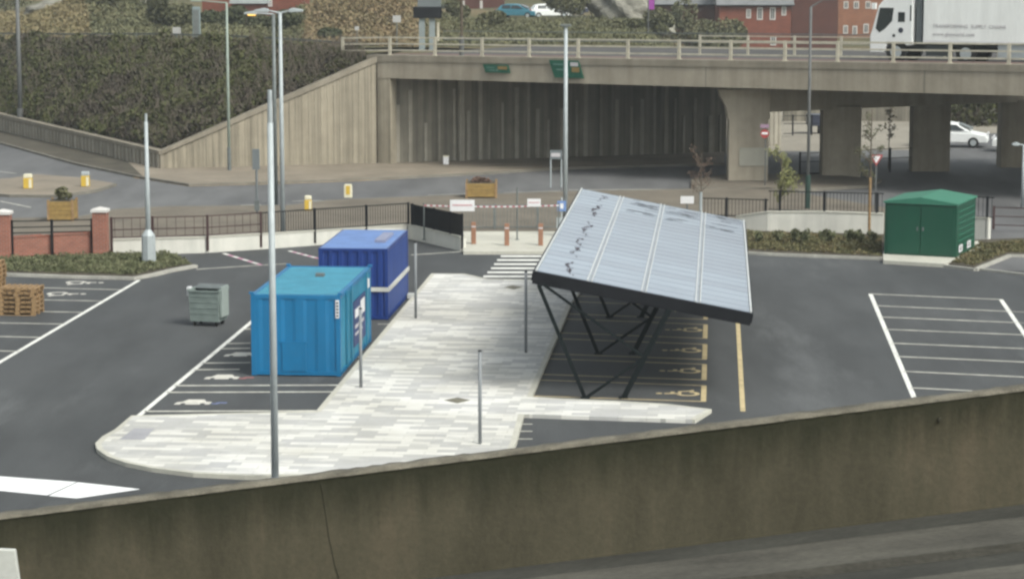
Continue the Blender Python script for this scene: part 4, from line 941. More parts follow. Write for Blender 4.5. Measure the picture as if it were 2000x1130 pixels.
# navy container
W2, L2, h2 = 2.2, 5.05, 2.27
nc = thing('shipping_container', 'navy blue container with a white band around its middle and chalky roof', 'container', (*G(758, 625), 0), AX)
zb_ = 0.98
m = MB(); m.box(-W2 + .05, -.05, .05, L2 - .05, 0.1, h2 - .05); corr_panel(m, (-W2, 0), (0, 0), zb_ + .1, h2 - 0.06, (0, -1), 0.3, 0.035); corr_panel(m, (-W2, 0), (0, 0), 0.1, zb_ - 0.06, (0, -1), 0.3, 0.035); m.build('front_panel', M['navy'], nc)
m = MB(); corr_panel(m, (0, 0), (0, L2), 0.1, h2 - 0.06, (1, 0), 0.3, 0.035); m.build('side_panel', M['navyside'], nc)
m = MB(); corr_panel(m, (-W2, L2), (-W2, 0), 0.1, h2 - 0.06, (-1, 0), 0.3, 0.035); m.build('side_panel', M['navy'], nc)
m = MB()
for x in (-W2, -0.09):
    for yy in (0, L2 - 0.09): m.box(x - 0.01, x + 0.1, yy - 0.01, yy + 0.1, 0.02, h2 + 0.01)
for x in (-W2, -0.09): m.box(x - 0.008, x + 0.098, 0.09, L2 - 0.09, h2 - 0.08, h2 + 0.012); m.box(x - 0.008, x + 0.098, 0.09, L2 - 0.09, 0.03, 0.12)
for yy in (0, L2 - 0.09): m.box(-W2 + 0.09, -0.09, yy - 0.008, yy + 0.098, h2 - 0.08, h2 + 0.012); m.box(-W2 + 0.09, -0.09, yy - 0.008, yy + 0.098, 0.03, 0.12)
m.build('frame', M['navy'], nc)
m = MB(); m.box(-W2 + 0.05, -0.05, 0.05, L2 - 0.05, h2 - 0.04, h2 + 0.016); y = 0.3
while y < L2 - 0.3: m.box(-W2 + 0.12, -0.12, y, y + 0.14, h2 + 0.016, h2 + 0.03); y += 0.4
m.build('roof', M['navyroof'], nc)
m = MB(); m.box(-W2 - 0.03, 0.05, -0.05, 0.0, zb_ - 0.06, zb_ + 0.07); m.box(0.0, 0.05, 0.0, L2 + 0.02, zb_ - 0.06, zb_ + 0.07); m.build('white_band', M['band'], nc)
MB().box(-0.62, -0.28, 1.5, 3.6, h2 + 0.01, h2 + 0.11).build('roof_hatch', mat('grey_lilac_hatch', (0.25, 0.27, 0.38), 0.6, 0.1), nc)
MB().box(0.05, 0.3, L2 - 0.6, L2 - 0.3, 0.05, 0.2).build('step', M['band'], nc)

# ---- solar canopy
NL, NR = (0.60, 64.0, Zat(530, 64.0)), None
def at(px, py, D): return Vector((XD(px, D, py), D, Zat(py, D)))
near_l, near_r = at(1045, 530, 64.0), at(1468, 612, 64.0); adir = Vector((405 / F, 1.0, 0)); LEN = 21.3
far_l, far_r = near_l + adir * LEN, near_r + adir * LEN
sc = thing('solar_canopy', 'tilted solar panel parking canopy on black V shaped steel frames', 'solar canopy', (near_l.x, near_l.y, 0))
O = Vector((near_l.x, near_l.y, 0)); xd = (near_r - near_l); WID = xd.length; xd.normalize(); yd = adir.normalized(); zd = xd.cross(yd).normalized()
if zd.z < 0: zd = -zd
LL = adir.length * LEN
def cpt(u, v, n_=0.0): return tuple(near_l - O + xd * u + yd * v + zd * n_)
def cbox(m, u0, u1, v0, v1, n0, n1):
    k = len(m.v)
    for nn in (n0, n1):
        for u, v in ((u0, v0), (u1, v0), (u1, v1), (u0, v1)): m.v.append(cpt(u, v, nn))
    for q in ((0, 3, 2, 1), (4, 5, 6, 7), (0, 1, 5, 4), (1, 2, 6, 5), (2, 3, 7, 6), (3, 0, 4, 7)): m.f.append(tuple(k + i for i in q))
def panelmat():
    m, t, p = base_mat('pv_glass', 0.32, 0.0, 0.9); mp = coords(t, world=False)
    n1 = noise(t, coords(t, (0.25, 2.2, 1)), 2.0, 5, 0.7)
    r = ramp(t, n1, [(0.30, (0.205, 0.235, 0.30)), (0.48, (0.262, 0.298, 0.37)), (0.7, (0.292, 0.328, 0.402))])
    g = t.nodes.new('ShaderNodeNewGeometry'); rr = ramp(t, g.outputs['Random Per Island'], [(0.0, (0.85, 0.86, 0.88)), (1.0, (1.08, 1.12, 1.12))])
    t.links.new(mixc(t, 1, r.outputs[0], rr.outputs[0], 'MULTIPLY'), p.inputs['Base Color'])
    p.inputs['Coat Weight'].default_value = 0.6; p.inputs['Coat Roughness'].default_value = 0.12
    return m
M['pv'] = panelmat()
cols = [0.0, 1 / 4, 2 / 4, 3 / 4, 1.0]; cw = WID / 4
M['pvframe'] = mat('panel_seam', (0.10, 0.12, 0.145), 0.5, 0.2, 2)
nrow = 24; rh = LL / nrow
for c in range(4):
    m = MB(); sm = MB()
    for r_ in range(nrow):
        cbox(m, c * cw + 0.06, (c + 1) * cw - 0.06, r_ * rh + 0.035, (r_ + 1) * rh - 0.035, 0.0, 0.03)
    m.build('solar_panel', M['pv'], sc)
m = MB(); cbox(m, 0.03, WID - 0.03, 0.03, LL - 0.03, -0.03, 0.002); m.build('panel_backing', M['pvframe'], sc)
m = MB()
for c in (1, 2, 3):
    for o_ in (-0.075, 0.045): cbox(m, c * cw + o_, c * cw + o_ + 0.03, 0.0, LL, 0.002, 0.055)
for u in (0.0, WID - 0.05): cbox(m, u, u + 0.05, 0, LL, -0.02, 0.06)
ms = MB()
for c in (1, 2, 3): cbox(ms, c * cw - 0.044, c * cw + 0.044, 0.0, LL, 0.003, 0.02)
ms.build('gutter_strip', mat('pale_seam_strip', (0.30, 0.33, 0.37), 0.6, 0.15), sc)['kind'] = 'stuff'
m.build('aluminium_rail', mat('bright_aluminium', (0.62, 0.64, 0.64), 0.4, 0.1, metal=0.2), sc)
m = MB(); cbox(m, -0.02, WID + 0.02, -0.10, 0.0, -0.31, 0.02); cbox(m, -0.02, WID + 0.02, LL, LL + 0.1, -0.26, 0.02)
cbox(m, -0.06, 0.0, -0.1, LL + 0.1, -0.24, -0.01); cbox(m, WID, WID + 0.05, -0.1, LL + 0.1, -0.24, -0.01); m.build('edge_fascia', M['black'], sc)
m = MB()
for k in range(13): v = 0.1 + k * (LL - 0.3) / 12; cbox(m, 0.05, WID - 0.05, v, v + 0.08, -0.16, -0.032)
m.build('purlin', M['darkgreensteel'], sc)
m = MB()
for u in (0.12, WID * 0.62): cbox(m, u, u + 0.14, 0.05, LL - 0.05, -0.36, -0.162)
m.build('main_beam', M['darkgreensteel'], sc)
# broken dark reflections in the glass, painted as thin dashes and streaks
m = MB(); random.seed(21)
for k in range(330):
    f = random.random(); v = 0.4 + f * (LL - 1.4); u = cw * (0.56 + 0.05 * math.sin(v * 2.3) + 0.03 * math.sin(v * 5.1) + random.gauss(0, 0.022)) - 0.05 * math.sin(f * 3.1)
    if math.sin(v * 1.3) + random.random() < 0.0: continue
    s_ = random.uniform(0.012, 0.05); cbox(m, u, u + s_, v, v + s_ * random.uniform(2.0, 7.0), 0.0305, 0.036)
refl_dashes = m.build('painted_reflection_dashes', mat('dark_reflection_tone', (0.05, 0.035, 0.045), 0.9, 0.4, 6), sc); refl_dashes['kind'] = 'stuff'
m = MB()  # reflections near the far edge, drawn as dark cross strips
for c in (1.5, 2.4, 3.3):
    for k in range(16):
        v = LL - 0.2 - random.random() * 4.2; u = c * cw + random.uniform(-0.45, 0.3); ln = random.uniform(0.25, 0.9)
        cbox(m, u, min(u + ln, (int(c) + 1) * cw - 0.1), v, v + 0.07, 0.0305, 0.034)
m.build('painted_reflection_streak', mat('grey_reflection_tone', (0.05, 0.055, 0.06), 0.9, 0.3, 6), sc)['kind'] = 'stuff'
# V frames
for k in range(4):
    D = 63.8 + 6.98 * k; dx = (D - 63.8) * 405 / F
    def q(x, z_): return Vector((x + dx, D, z_)) - O
    a, b_ = q(1.93, 0.0), q(2.94, 0.0); ta, tb = q(0.70, Zat(552, 64.4) + 0.02), q(4.13, Zat(598, 64.4) + 0.02); mid = b_.lerp(tb, 0.46)
    MB().beam(a, ta, 0.10, 0.10, (0, 1, 0)).build('leg', M['darkgreensteel'], sc)
    MB().beam(b_, tb, 0.13, 0.13, (0, 1, 0)).build('leg', M['darkgreensteel'], sc)
    MB().beam(a, mid, 0.07, 0.07, (0, 1, 0)).build('brace', M['darkgreensteel'], sc)
    MB().beam(mid, ta + Vector((0.12, 0, 0.02)), 0.07, 0.07, (0, 1, 0)).build('brace', M['darkgreensteel'], sc)
    for e in (a, b_): MB().box(-0.12, 0.12, -0.12, 0.12, 0.0, 0.03, 0, (e.x, e.y)).build('base_plate', M['darkgreensteel'], sc)
random.seed(5)

# ---- green kiosk
kc = G(1867, 503, 0.14); kw, kl, kh = 2.76, 3.2, 2.02
ks = thing('substation_kiosk', 'dark green metal kiosk with a low pitched roof beside the right planting bed', 'kiosk', (*kc, 0.14), R(-23))
m = MB().box(-kw, 0, 0, kl, 0, kh); m.build('wall', M['green'], ks, bevel=0.02)
m = MB()
m.v += [(-kw - .05, -.06, kh), (-kw / 2, -.06, kh + .20), (.05, -.06, kh), (-kw - .05, kl + .06, kh), (-kw / 2, kl + .06, kh + .20), (.05, kl + .06, kh), (-kw - .05, -.06, kh - .06), (.05, -.06, kh - .06), (-kw - .05, kl + .06, kh - .06), (.05, kl + .06, kh - .06)]
m.f += [(0, 1, 4, 3), (1, 2, 5, 4), (0, 6, 7, 2, 1), (3, 4, 5, 9, 8), (2, 7, 9, 5), (0, 3, 8, 6), (6, 8, 9, 7)]
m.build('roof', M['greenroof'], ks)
for x0_ in (-kw + 0.1, -kw / 2 + 0.02):
    dr = MB().box(x0_, x0_ + kw / 2 - 0.12, -0.025, 0.0, 0.08, kh - 0.12).build('door', M['green'], ks, bevel=0.01)
    MB().box((x0_ + kw / 2 - 0.24) if x0_ < -kw / 2 else x0_ + 0.06, (x0_ + kw / 2 - 0.18) if x0_ < -kw / 2 else x0_ + 0.12, -0.05, -0.025, 0.95, 1.1).build('handle', M['galvdark'], dr)
m = MB()
for k in range(7): m.box(0.0, 0.02, 0.25, kl - 0.25, 0.35 + k * 0.22, 0.37 + k * 0.22)
m.build('louvre', M['greenroof'], ks)
for y0_ in (0.35, 1.75):
    lb_ = MB().box(0.02, 0.03, y0_, y0_ + 0.6, 0.15, 0.42).build('warning_notice', M['signwhite'], ks); MB().box(0.03, 0.036, y0_ + 0.18, y0_ + 0.4, 0.22, 0.28).build('notice_mark', M['black'], lb_); MB().box(0.03, 0.036, y0_ + 0.18, y0_ + 0.4, 0.32, 0.36).build('notice_mark', M['black'], lb_)

# ---- wheeled bin
bn = thing('wheeled_bin', 'large grey green four wheeled refuse bin standing on the tarmac', 'refuse bin', (*G(408, 634), 0), R(-14))
m = MB(); ww0, ww1, dd0, dd1 = 0.465, 0.50, 0.38, 0.44; zz0, zz1 = 0.16, 1.12
for (a, b_, c) in ((ww0, dd0, zz0), (ww1, dd1, zz1)):
    for sx, sy in ((-1, -1), (1, -1), (1, 1), (-1, 1)): m.v.append((sx * a, sy * b_, c))
for f in ((0, 3, 2, 1), (0, 1, 5, 4), (1, 2, 6, 5), (2, 3, 7, 6), (3, 0, 4, 7)): m.f.append(f)
for (a, b_, c) in ((ww1 - .04, dd1 - .04, zz1), (ww0 - .04, dd0 - .04, zz0 + 0.1)):
    for sx, sy in ((-1, -1), (1, -1), (1, 1), (-1, 1)): m.v.append((sx * a, sy * b_, c))
for i in range(4): j = (i + 1) % 4; m.f.append((4 + i, 4 + j, 8 + j, 8 + i)); m.f.append((8 + i, 8 + j, 12 + j, 12 + i))
m.f.append((12, 13, 14, 15)); m.build('body', M['binbody'], bn)
m = MB(); 
for k in range(4): zz_ = 0.4 + k * 0.18; f = (zz_ - zz0) / (zz1 - zz0); wx = ww0 + (ww1 - ww0) * f; dy_ = dd0 + (dd1 - dd0) * f; m.box(-wx + .03, wx - .03, -dy_ - 0.012, -dy_ + .01, zz_, zz_ + 0.03)
m.build('ridge', M['binbody'], bn)
m = MB()
for sx in (-1, 1): m.box(sx * 0.5 - 0.03, sx * 0.5 + 0.03, -0.46, 0.46, 1.1, 1.17)
m.box(-0.5, 0.5, -0.47, -0.42, 1.10, 1.14); m.box(-0.5, 0.5, 0.42, 0.47, 1.10, 1.2); m.build('rim', M['binbody'], bn)
m = MB(); m.prism([(-0.48, 0.05), (0.48, 0.05), (0.48, 0.47), (-0.48, 0.47)], [1.14, 1.14, 1.20, 1.20], [1.16, 1.16, 1.24, 1.24]); m.build('lid', M['galvdark'], bn)
m = MB(); m.box(-0.60, -0.50, -0.3, -0.1, 0.95, 1.22); m.build('handle', M['signwhite'], bn)
MB().box(0.50, 0.56, -0.3, 0.3, 0.3, 1.25).build('side_pocket', mat('pale_bin_plastic', (0.30, 0.35, 0.33), 0.6, 0.1), bn)
for sx in (-1, 1):
    for sy in (-1, 1): 
        wo = MB().tube((sx * 0.36 - 0.025, sy * 0.27, 0.09), (sx * 0.36 + 0.025, sy * 0.27, 0.09), 0.09, n=14).build('wheel', M['rubber'], bn)
        MB().box(sx * 0.36 - 0.035, sx * 0.36 + 0.035, sy * 0.27 - 0.03, sy * 0.27 + 0.03, 0.1, 0.21).build('castor_fork', M['galvdark'], wo)

# ---- pallets
pb = thing('wooden_pallet', 'wooden pallet lying at the bottom of the low stack at the left edge', 'pallet', (0, 0, 0), 0, 'pallets stacked at the left edge')
m = MB()
for x in np.linspace(-0.6, 0.5, 7): m.box(x, x + 0.1, -0.5, 0.5, 0.12, 0.145)
for y in (-0.5, -0.05, 0.4): m.box(-0.6, 0.6, y, y + 0.1, 0.0, 0.02); m.box(-0.6, 0.6, y, y + 0.1, 0.098, 0.1195)
for y in (-0.5, -0.05, 0.4):
    for x in (-0.6, -0.07, 0.46): m.box(x, x + 0.14, y, y + 0.1, 0.02, 0.098)
m.build('boards', M['wood'], pb)
order = ['second pallet up in the low stack', 'third pallet up in the low stack', 'fourth pallet up in the low stack', 'fifth pallet up in the low stack', 'top pallet of the low stack at the left edge']
c0 = G(34, 616); pb.location = (c0[0] + 0.05, c0[1] + 0.45, 0.005); pb.rotation_euler = (0, 0, R(-6))
for k, lb in enumerate(order): copy_tree(pb, (c0[0] + 0.05 + random.uniform(-.025, .025), c0[1] + 0.45, 0.005 + 0.148 * (k + 1)), R(-6 + random.uniform(-2, 2)), lb)
c1 = G(-38, 590)
for k, nm in enumerate(('bottom', 'second', 'third', 'fourth', 'fifth', 'sixth', 'seventh', 'eighth', 'ninth')): copy_tree(pb, (c1[0] + 0.05 + random.uniform(-.02, .02), c1[1] + 0.5, 0.005 + 0.148 * k), R(-4 + random.uniform(-2, 2)), f'{nm} pallet in the taller stack cut by the left edge')

# ---- walls, fences
bw = thing('brick_wall', 'low red brick wall between two brick pillars', 'wall', (*G(100, 504), 0))
def rel(px, py, o): p = G(px, py); return (p[0] - o.location.x, p[1] - o.location.y)
a, b_ = rel(12, 505, bw), rel(198, 500, bw); ribbon_m = MB(); ribbon(ribbon_m, [a, b_], 0.22, 0, [0.78, 0.92]); ribbon_m.build('wall', M['brick'], bw)
m = MB(); ribbon(m, [a, b_], 0.28, [0.78, 0.92], [0.84, 0.98]); m.build('coping', M['brick'], bw)
a3 = rel(-120, 509, bw); m = MB(); ribbon(m, [a3, a], 0.22, 0, [0.7, 0.78]); m.build('wall', M['brick'], bw)
for px, py, lb in ((9, 506, 'red brick pillar with white cap at the left edge of the photo'), (198, 501, 'red brick pillar with white cap where the pale wall begins')):
    t = thing('brick_pillar', lb, 'pillar', (*G(px, py), 0), 0, 'brick pillars by the left bed')
    MB().box(-0.27, 0.27, -0.27, 0.27, 0, 1.72).build('shaft', M['brick'], t)
    m = MB(); m.box(-0.32, 0.32, -0.32, 0.32, 1.72, 1.82); m.v += [(-.3, -.3, 1.82), (.3, -.3, 1.82), (.3, .3, 1.82), (-.3, .3, 1.82), (0, 0, 1.92)]; k = len(m.v) - 5; m.f += [(k, k + 1, k + 4), (k + 1, k + 2, k + 4), (k + 2, k + 3, k + 4), (k + 3, k, k + 4)]; m.build('cap', M['stonecap'], t)
def conc_wall(label, pts, tops, w=0.25, name='concrete_wall'):
    o = thing(name, label, 'wall', (*G(*pts[0]), 0)); P = [rel(a, b, o) for a, b in pts]
    m = MB(); ribbon(m, P, w, 0, tops); m.build('wall', M['blockwall'], o)
    m = MB(); ribbon(m, P, w + 0.05, tops, [t_ + 0.05 for t_ in tops]); m.build('coping', M['paleslab'], o); return o
LW = [(217, 498), (400, 493), (512, 486), (620, 478), (716, 471), (800, 465)]
conc_wall('long low pale concrete wall between brick pillar and dark fence corner', LW, [0.58, 0.58, 0.58, 0.56, 0.55, 0.54])
LW2 = [(802, 466), (850, 477), (905, 490)]
conc_wall('short pale wall section angling toward the gate', LW2, [0.54, 0.54, 0.5])
RW = [(1440, 452), (1500, 456), (1610, 458), (1725, 461)]
conc_wall('low pale concrete wall behind the right planting bed', RW, [0.62, 0.88, 0.92, 0.90])
conc_wall('short pale wall stub right of the green kiosk', [(1905, 466), (1932, 468)], [0.85, 0.85])
def railing(label, pts, zlo, zhi, rails, postpx, bars=None, mt='black', front=0.18, name='metal_railing', postlow=0.1, group=None):
    o = thing(name, label, 'railing', (*G(*pts[0]), 0)); P = [Vector(rel(a, b, o)) for a, b in pts]
    for f in rails:
        m = MB()
        for i in range(len(P) - 1): m.beam((*P[i], zlo + (zhi - zlo) * f), (*P[i + 1], zlo + (zhi - zlo) * f), 0.035, 0.04)
        m.build('rail', M[mt], o)
    pxs = [p[0] for p in pts]; pys = [p[1] for p in pts]
    for px in postpx:
        py = np.interp(px, pxs, pys); c = rel(px, py, o); m = MB().box(-0.045, 0.045, -front, -front + 0.09, postlow, zhi + 0.06, 0, c); m.build('post', M[mt], o)
    if bars:
        m = MB()
        for i in range(len(P) - 1):
            L_ = (P[i + 1] - P[i]).length; n_ = int(L_ / bars)
            for k in range(n_): c = P[i].lerp(P[i + 1], (k + .5) / n_); m.box(-0.009, 0.009, -0.009, 0.009, zlo, zhi, 0, (c.x, c.y))
        m.build('bars', M[mt], o)
    return o
railing('black railing on the brick wall between the pillars', [(24, 505), (184, 501)], 0.95, 1.42, (0.05, 0.5, 1), (26, 104, 182), mt='black')
railing('dark railing along the left stretch of the long pale wall', [(217, 498), (300, 496), (407, 493), (512, 486)], 0.68, 1.42, (0, 0.4, 1), (220, 300, 407, 511), 0.32, mt='brown')
railing('black close barred railing on the long pale wall behind the containers', [(512, 486), (620, 478), (716, 471), (800, 465)], 0.62, 1.42, (0, 1), (616, 716, 798), 0.11)
railing('black close barred railing angling down to the gate', LW2, 0.6, 1.4, (0, 1), (806, 848, 880, 903), 0.04, front=0.15)
railing('thin dark pedestrian railing beyond the orange bollards', [(900, 453), (1095, 452)], 0.2, 1.1, (0, 1), (966, 1050), 0.14, mt='galvdark', front=0.05)
railing('dark railing on the right wall behind the bed left of the kiosk', [(1500, 454), (1610, 457), (1725, 460)], 0.95, 1.72, (0, 1), (1521, 1608, 1710), 0.14, front=0.26)
railing('dark railing emerging behind the far corner of the canopy', [(1372, 450), (1500, 454)], 0.65, 1.35, (0, 1), (1418, 1494), 0.14, front=0.15)
railing('dark railing stub right of the green kiosk', [(1905, 466), (1940, 468)], 0.9, 1.7, (0, 1), (1925,), 0.16, front=0.2)
railing('maroon three rail guard fence at the right edge', [(1940, 452), (2080, 456)], 0.2, 1.0, (0.1, 0.55, 1), (1940, 2010, 2075), mt='brown', front=0.04, name='guard_fence')
railing('black guard rail among the bridge piers right of the young green tree', [(1560, 345), (1606, 344)], 0.1, 1.2, (0.05, 0.6, 1), (1562, 1604), None, front=0.03)
railing('black guard rail between the second and third pier columns', [(1690, 342), (1780, 338)], 0.1, 1.3, (0.6, 1), (1738,), None, front=0.03)
railing('dark site fence seen through the first bridge opening', [(1530, 268), (1606, 267)], 0.1, 1.3, (0.1, 0.6, 1), (1548, 1585), None, front=0.03)

# yard wall and bank seen beyond the openings
yw = thing('yard_wall', 'pale topped boundary wall seen under the bridge between piers', 'wall', (26, 163, 0))
MB().box(-8, 1.5, 0, 0.4, 0, 1.3).build('wall', M['abut'], yw); MB().box(-8, 1.5, -0.03, 0.43, 1.3, 1.55).build('coping', M['blockwall'], yw)
q = scatter([(27.2, 158), (62, 158), (62, 165), (27.2, 165)], 16000); zz = rng.uniform(0, 1, len(q)) * (2.6 + 0.7 * np.sin(q[:, 0] * 0.8))
tag(leaves('yard_scrub', np.column_stack([q, zz]), 0.16, M['scrub']), 'dark brown green scrub behind the yard wall beyond the bridge', 'scrub', kind='stuff')
bx = thing('blue_machine', 'dark blue plant machine seen through the first bridge opening', 'machine', (*G(1592, 262), 0))
MB().box(-0.45, 0.45, 0, 1.2, 0.5, 1.2).build('body', M['vdark'], bx, bevel=0.05)
for sx in (-0.3, 0.3): MB().tube((sx - .1, 0.3, .25), (sx + .1, .3, .25), .25, n=12).build('wheel', M['rubber'], bx)

# ---- poles
def pole(name, label, cat, px, py, top_py, r0, r1, mt, lean=0, group=None, n=12, D=None, dxtop=0):
    c = G(px, py); t = thing(name, label, cat, (*c, 0), 0, group); zt_ = Zat(top_py, c[1])
    MB().tube((0, 0, 0), (0, 0, zt_), r0, r1, n).build('shaft', mt, t, smooth=True); return t, zt_, c[1]
cols_ = 'lamp columns'
t, zt_, D = pole('lamp_column', 'tall bare grey lamp column nearest the camera rising past the cyan container', 'lamp column', 537.5, 946, 240, 0.085, 0.065, M['galv'])
MB().tube((0, 0, Zat(240, D)), (0, 0, Zat(176, D)), 0.058, 0.05).build('top_spigot', M['galv'], t)
MB().tube((0, 0, 0), (0, 0, 0.15), 0.15, 0.14).build('base_plate', M['galv'], t)
t, zt_, D = pole('lamp_column', 'lamp column with a thick octagonal base in the left bed', 'lamp column', 291, 518, 238, 0.105, 0.065, M['galv'])
MB().tube((0, 0, 0), (0, 0, 1.12), 0.27, 0.25, 8).build('base_shroud', M['galv'], t); MB().tube((0, 0, 1.12), (0, 0, 1.34), 0.25, 0.1, 8).build('shroud_cap', M['galv'], t); MB().tube((0, 0, zt_), (0, 0, zt_ + 0.3), 0.05).build('top_spigot', M['galv'], t)
def lantern(t, x0, z0, x1, z1, mt=M['galv'], head=0.55):
    a = MB().tube((x0, 0, z0), (x1, 0, z1), 0.04, 0.03, 8).build('arm', mt, t); s_ = 1 if x1 > x0 else -1
    h_ = MB(); h_.profile([(x1, z1 - 0.07), (x1 + s_ * head, z1 - 0.05), (x1 + s_ * head, z1 + 0.03), (x1 + s_ * head * 0.3, z1 + 0.1), (x1, z1 + 0.06)], -0.13, 0.13); h_.build('lamp_head', mt, t, bevel=0.02)
t, zt_, D = pole('lamp_column', 'tall twin armed grey street lamp beyond the pale wall', 'lamp column', 553, 478, 26, 0.10, 0.065, M['galv']); lantern(t, 0, zt_, 0.35, zt_ + 0.1); lantern(t, 0, zt_, -0.45, zt_ + 0.1)
t, zt_, D = pole('lamp_column', 'darker street lamp just behind the twin armed one', 'lamp column', 539, 400, 28, 0.10, 0.075, M['galvdark']); lantern(t, 0, zt_, -0.75, zt_ + 0.05)
em, tt, pp = base_mat('amber_lamp_glow', 0.5); pp.inputs['Emission Color'].default_value = (1, 0.55, 0.1, 1); pp.inputs['Emission Strength'].default_value = 1.2; pp.inputs['Base Color'].default_value = (0.6, 0.4, 0.1, 1)
MB().box(-1.15, -0.8, -0.1, 0.1, zt_ - 0.06, zt_ + 0.0).build('lit_lens', em, t)
t, zt_, D = pole('street_lamp', 'pale green street lamp by the wing wall with arm to the left', 'street lamp', 448, 337, 6, 0.085, 0.06, M['greenpole']); lantern(t, 0, zt_, -1.3, zt_ + 0.12, M['greenpole']); MB().tube((0, 0, 0), (0, 0, 1.3), 0.1).build('base_section', M['galvdark'], t)
t, zt_, D = pole('street_lamp', 'dark grey street lamp at the foot of the bank on the far left', 'street lamp', 41, 266, -25, 0.15, 0.11, M['greypole']); MB().tube((0, 0, 0), (0, 0, 1.7), 0.2).build('base_section', M['greypole'], t); lantern(t, 0, zt_, -1, zt_ + .1)
t, zt_, D = pole('lamp_column', 'tall grey lamp column rising behind the canopy in front of the underpass', 'lamp column', 1104, 442, 52, 0.10, 0.075, M['galv']); MB().box(-0.22, 0.22, -0.14, 0.14, zt_, zt_ + 0.09).build('lamp_head', M['galvdark'], t, bevel=0.02)
t, zt_, D = pole('street_lamp', 'slim dark street lamp in front of the bridge piers', 'street lamp', 1577, 412, 14, 0.075, 0.06, M['greypole']); lantern(t, 0, zt_, 0.6, zt_ + 0.35, M['greypole']); MB().tube((0, 0, 0), (0, 0, 1.6), 0.12).build('base_section', mat('dark_green_base', (0.02, 0.05, 0.04), 0.6), t)
t, zt_, D = pole('street_lamp', 'short pale post with lamp at the right edge', 'street lamp', 1997, 406, 284, 0.09, 0.07, M['galv']); lantern(t, 0, zt_, -0.25, zt_ + 0.05, head=0.3)
sl = thing('street_lamp', 'distant street lamp with twin white lamp heads behind the bank', 'street lamp', (XD(546, 200, 66), 200, hz(XD(546, 200, 66), 200)))
MB().tube((0, 0, 0), (0, 0, Zat(62, 200) - sl.location.z), 0.08).build('shaft', M['galvdark'], sl); zz_ = Zat(62, 200) - sl.location.z; lantern(sl, 0, zz_, 0.7, zz_, M['signwhite']); lantern(sl, 0, zz_, -0.7, zz_, M['signwhite'])
sl = thing('street_lamp', 'slim pole beyond the railing beside the black topped kiosk', 'street lamp', (*BP(Bs(882), 1.0), ztop(Bs(882))))
MB().tube((0, 0, 0), (0, 0, 4.6), 0.07).build('shaft', M['bark'], sl); MB().tube((0, 0, 0), (0, 0, 1.0), 0.13).build('base_section', M['greypole'], sl)
# slim steel sign posts without signs
first = None
for px, py, tp, lb in ((937.5, 866, 686, 'slim bare post nearest the camera on the paved island'), (1027, 688, 531, 'slim bare post beside the canopy\'s front corner'), (705, 756, 603, 'slim bare post right of the cyan container'), (812, 621, 474, 'slim bare post right of the navy container')):
    c = G(px, py, 0.1); hh = Zat(tp, c[1]) - 0.1
    t = thing('sign_post', lb, 'post', (*c, 0.1), 0, 'slim bare steel posts on the paved island')
    MB().tube((0, 0, 0), (0, 0, hh), 0.042, n=10).build('shaft', M['postgrey'], t, smooth=True); MB().tube((0, 0, hh), (0, 0, hh + 0.03), 0.045, n=10).build('cap', M['black'], t)
# signs
t = thing('road_sign', 'tall narrow grey sign seen from behind beside the wing wall road', 'road sign', (*G(502, 415, .12), 0.12))
MB().tube((0, 0, 0), (0, 0, 2.7), 0.05).build('post', M['signgrey'], t); z0_, z1_ = Zat(331, t.location.y) - .12, Zat(291, t.location.y) - .12
MB().box(-0.17, 0.15, -0.05, 0.0, z0_, z1_).build('sign_plate', M['signgrey'], t); MB().box(-0.1, 0.12, -0.12, -0.06, 0.1, 0.55).build('control_box', M['galvdark'], t)
t = thing('road_sign', 'two legged grey sign on the far side of the underpass road', 'road sign', (*G(1086, 366, .0), 0.0)); z1_ = Zat(293, t.location.y); z0_ = Zat(311, t.location.y)
for x in (-0.26, 0.26): MB().tube((x, 0, 0), (x, 0, z1_), 0.035).build('leg', M['galv'], t)
fr = MB().box(-0.3, 0.3, -0.04, 0.0, z0_, z1_).build('sign_plate', M['signgrey'], t); MB().box(-0.24, 0.2, -0.05, -0.04, z0_ + .12, z0_ + .3).build('sign_marking', M['letter'], fr)
t = thing('give_way_sign', 'inverted triangle give way sign on a post before the right piers', 'road sign', (*G(1709, 415, 0), 0.0)); D = t.location.y; zt_ = Zat(302, D); zb2 = Zat(324, D)
MB().tube((0, 0, 0), (0, 0, zt_), 0.04).build('post', M['greypole'], t)
pl_ = MB().profile([(-0.30, zt_), (0.30, zt_), (0.0, zb2)], -0.06, -0.045).build('sign_plate', M['red'], t); MB().profile([(-0.19, zt_ - .06), (0.19, zt_ - .06), (0, zb2 + 0.12)], -0.07, -0.061).build('sign_face', M['signwhite'], pl_)
t = thing('round_sign', 'small red and white sign on a post in front of the first pier', 'road sign', (*G(1492, 362, .12), 0.12)); D = t.location.y; zc_ = Zat(261, D) - .12
MB().tube((0.05, 0, 0), (0.05, 0, zc_ + .4), 0.03).build('post', M['greypole'], t)
pl_ = MB().tube((0, -0.06, zc_), (0, -0.03, zc_), 0.21, n=20).build('sign_plate', M['red'], t); MB().box(-0.15, 0.15, -0.075, -0.06, zc_ - .03, zc_ + .07).build('sign_marking', M['signwhite'], pl_)
MB().box(-.22, .2, -.05, -.02, zc_ + .28, zc_ + .45).build('upper_plate', mat('lilac_plate', (0.3, 0.2, 0.28), 0.6, 0.1), t)
t = thing('white_notice', 'small white box standing at the foot of the abutment wall', 'utility box', (*G(871, 321, .12), 0.12)); MB().box(-0.15, 0.15, -0.1, 0.1, 0.0, 0.42).build('body', M['signwhite'], t, bevel=0.03); MB().box(-0.16, 0.16, -0.11, 0.11, 0.42, 0.46).build('lid', M['bollwhite'], t)
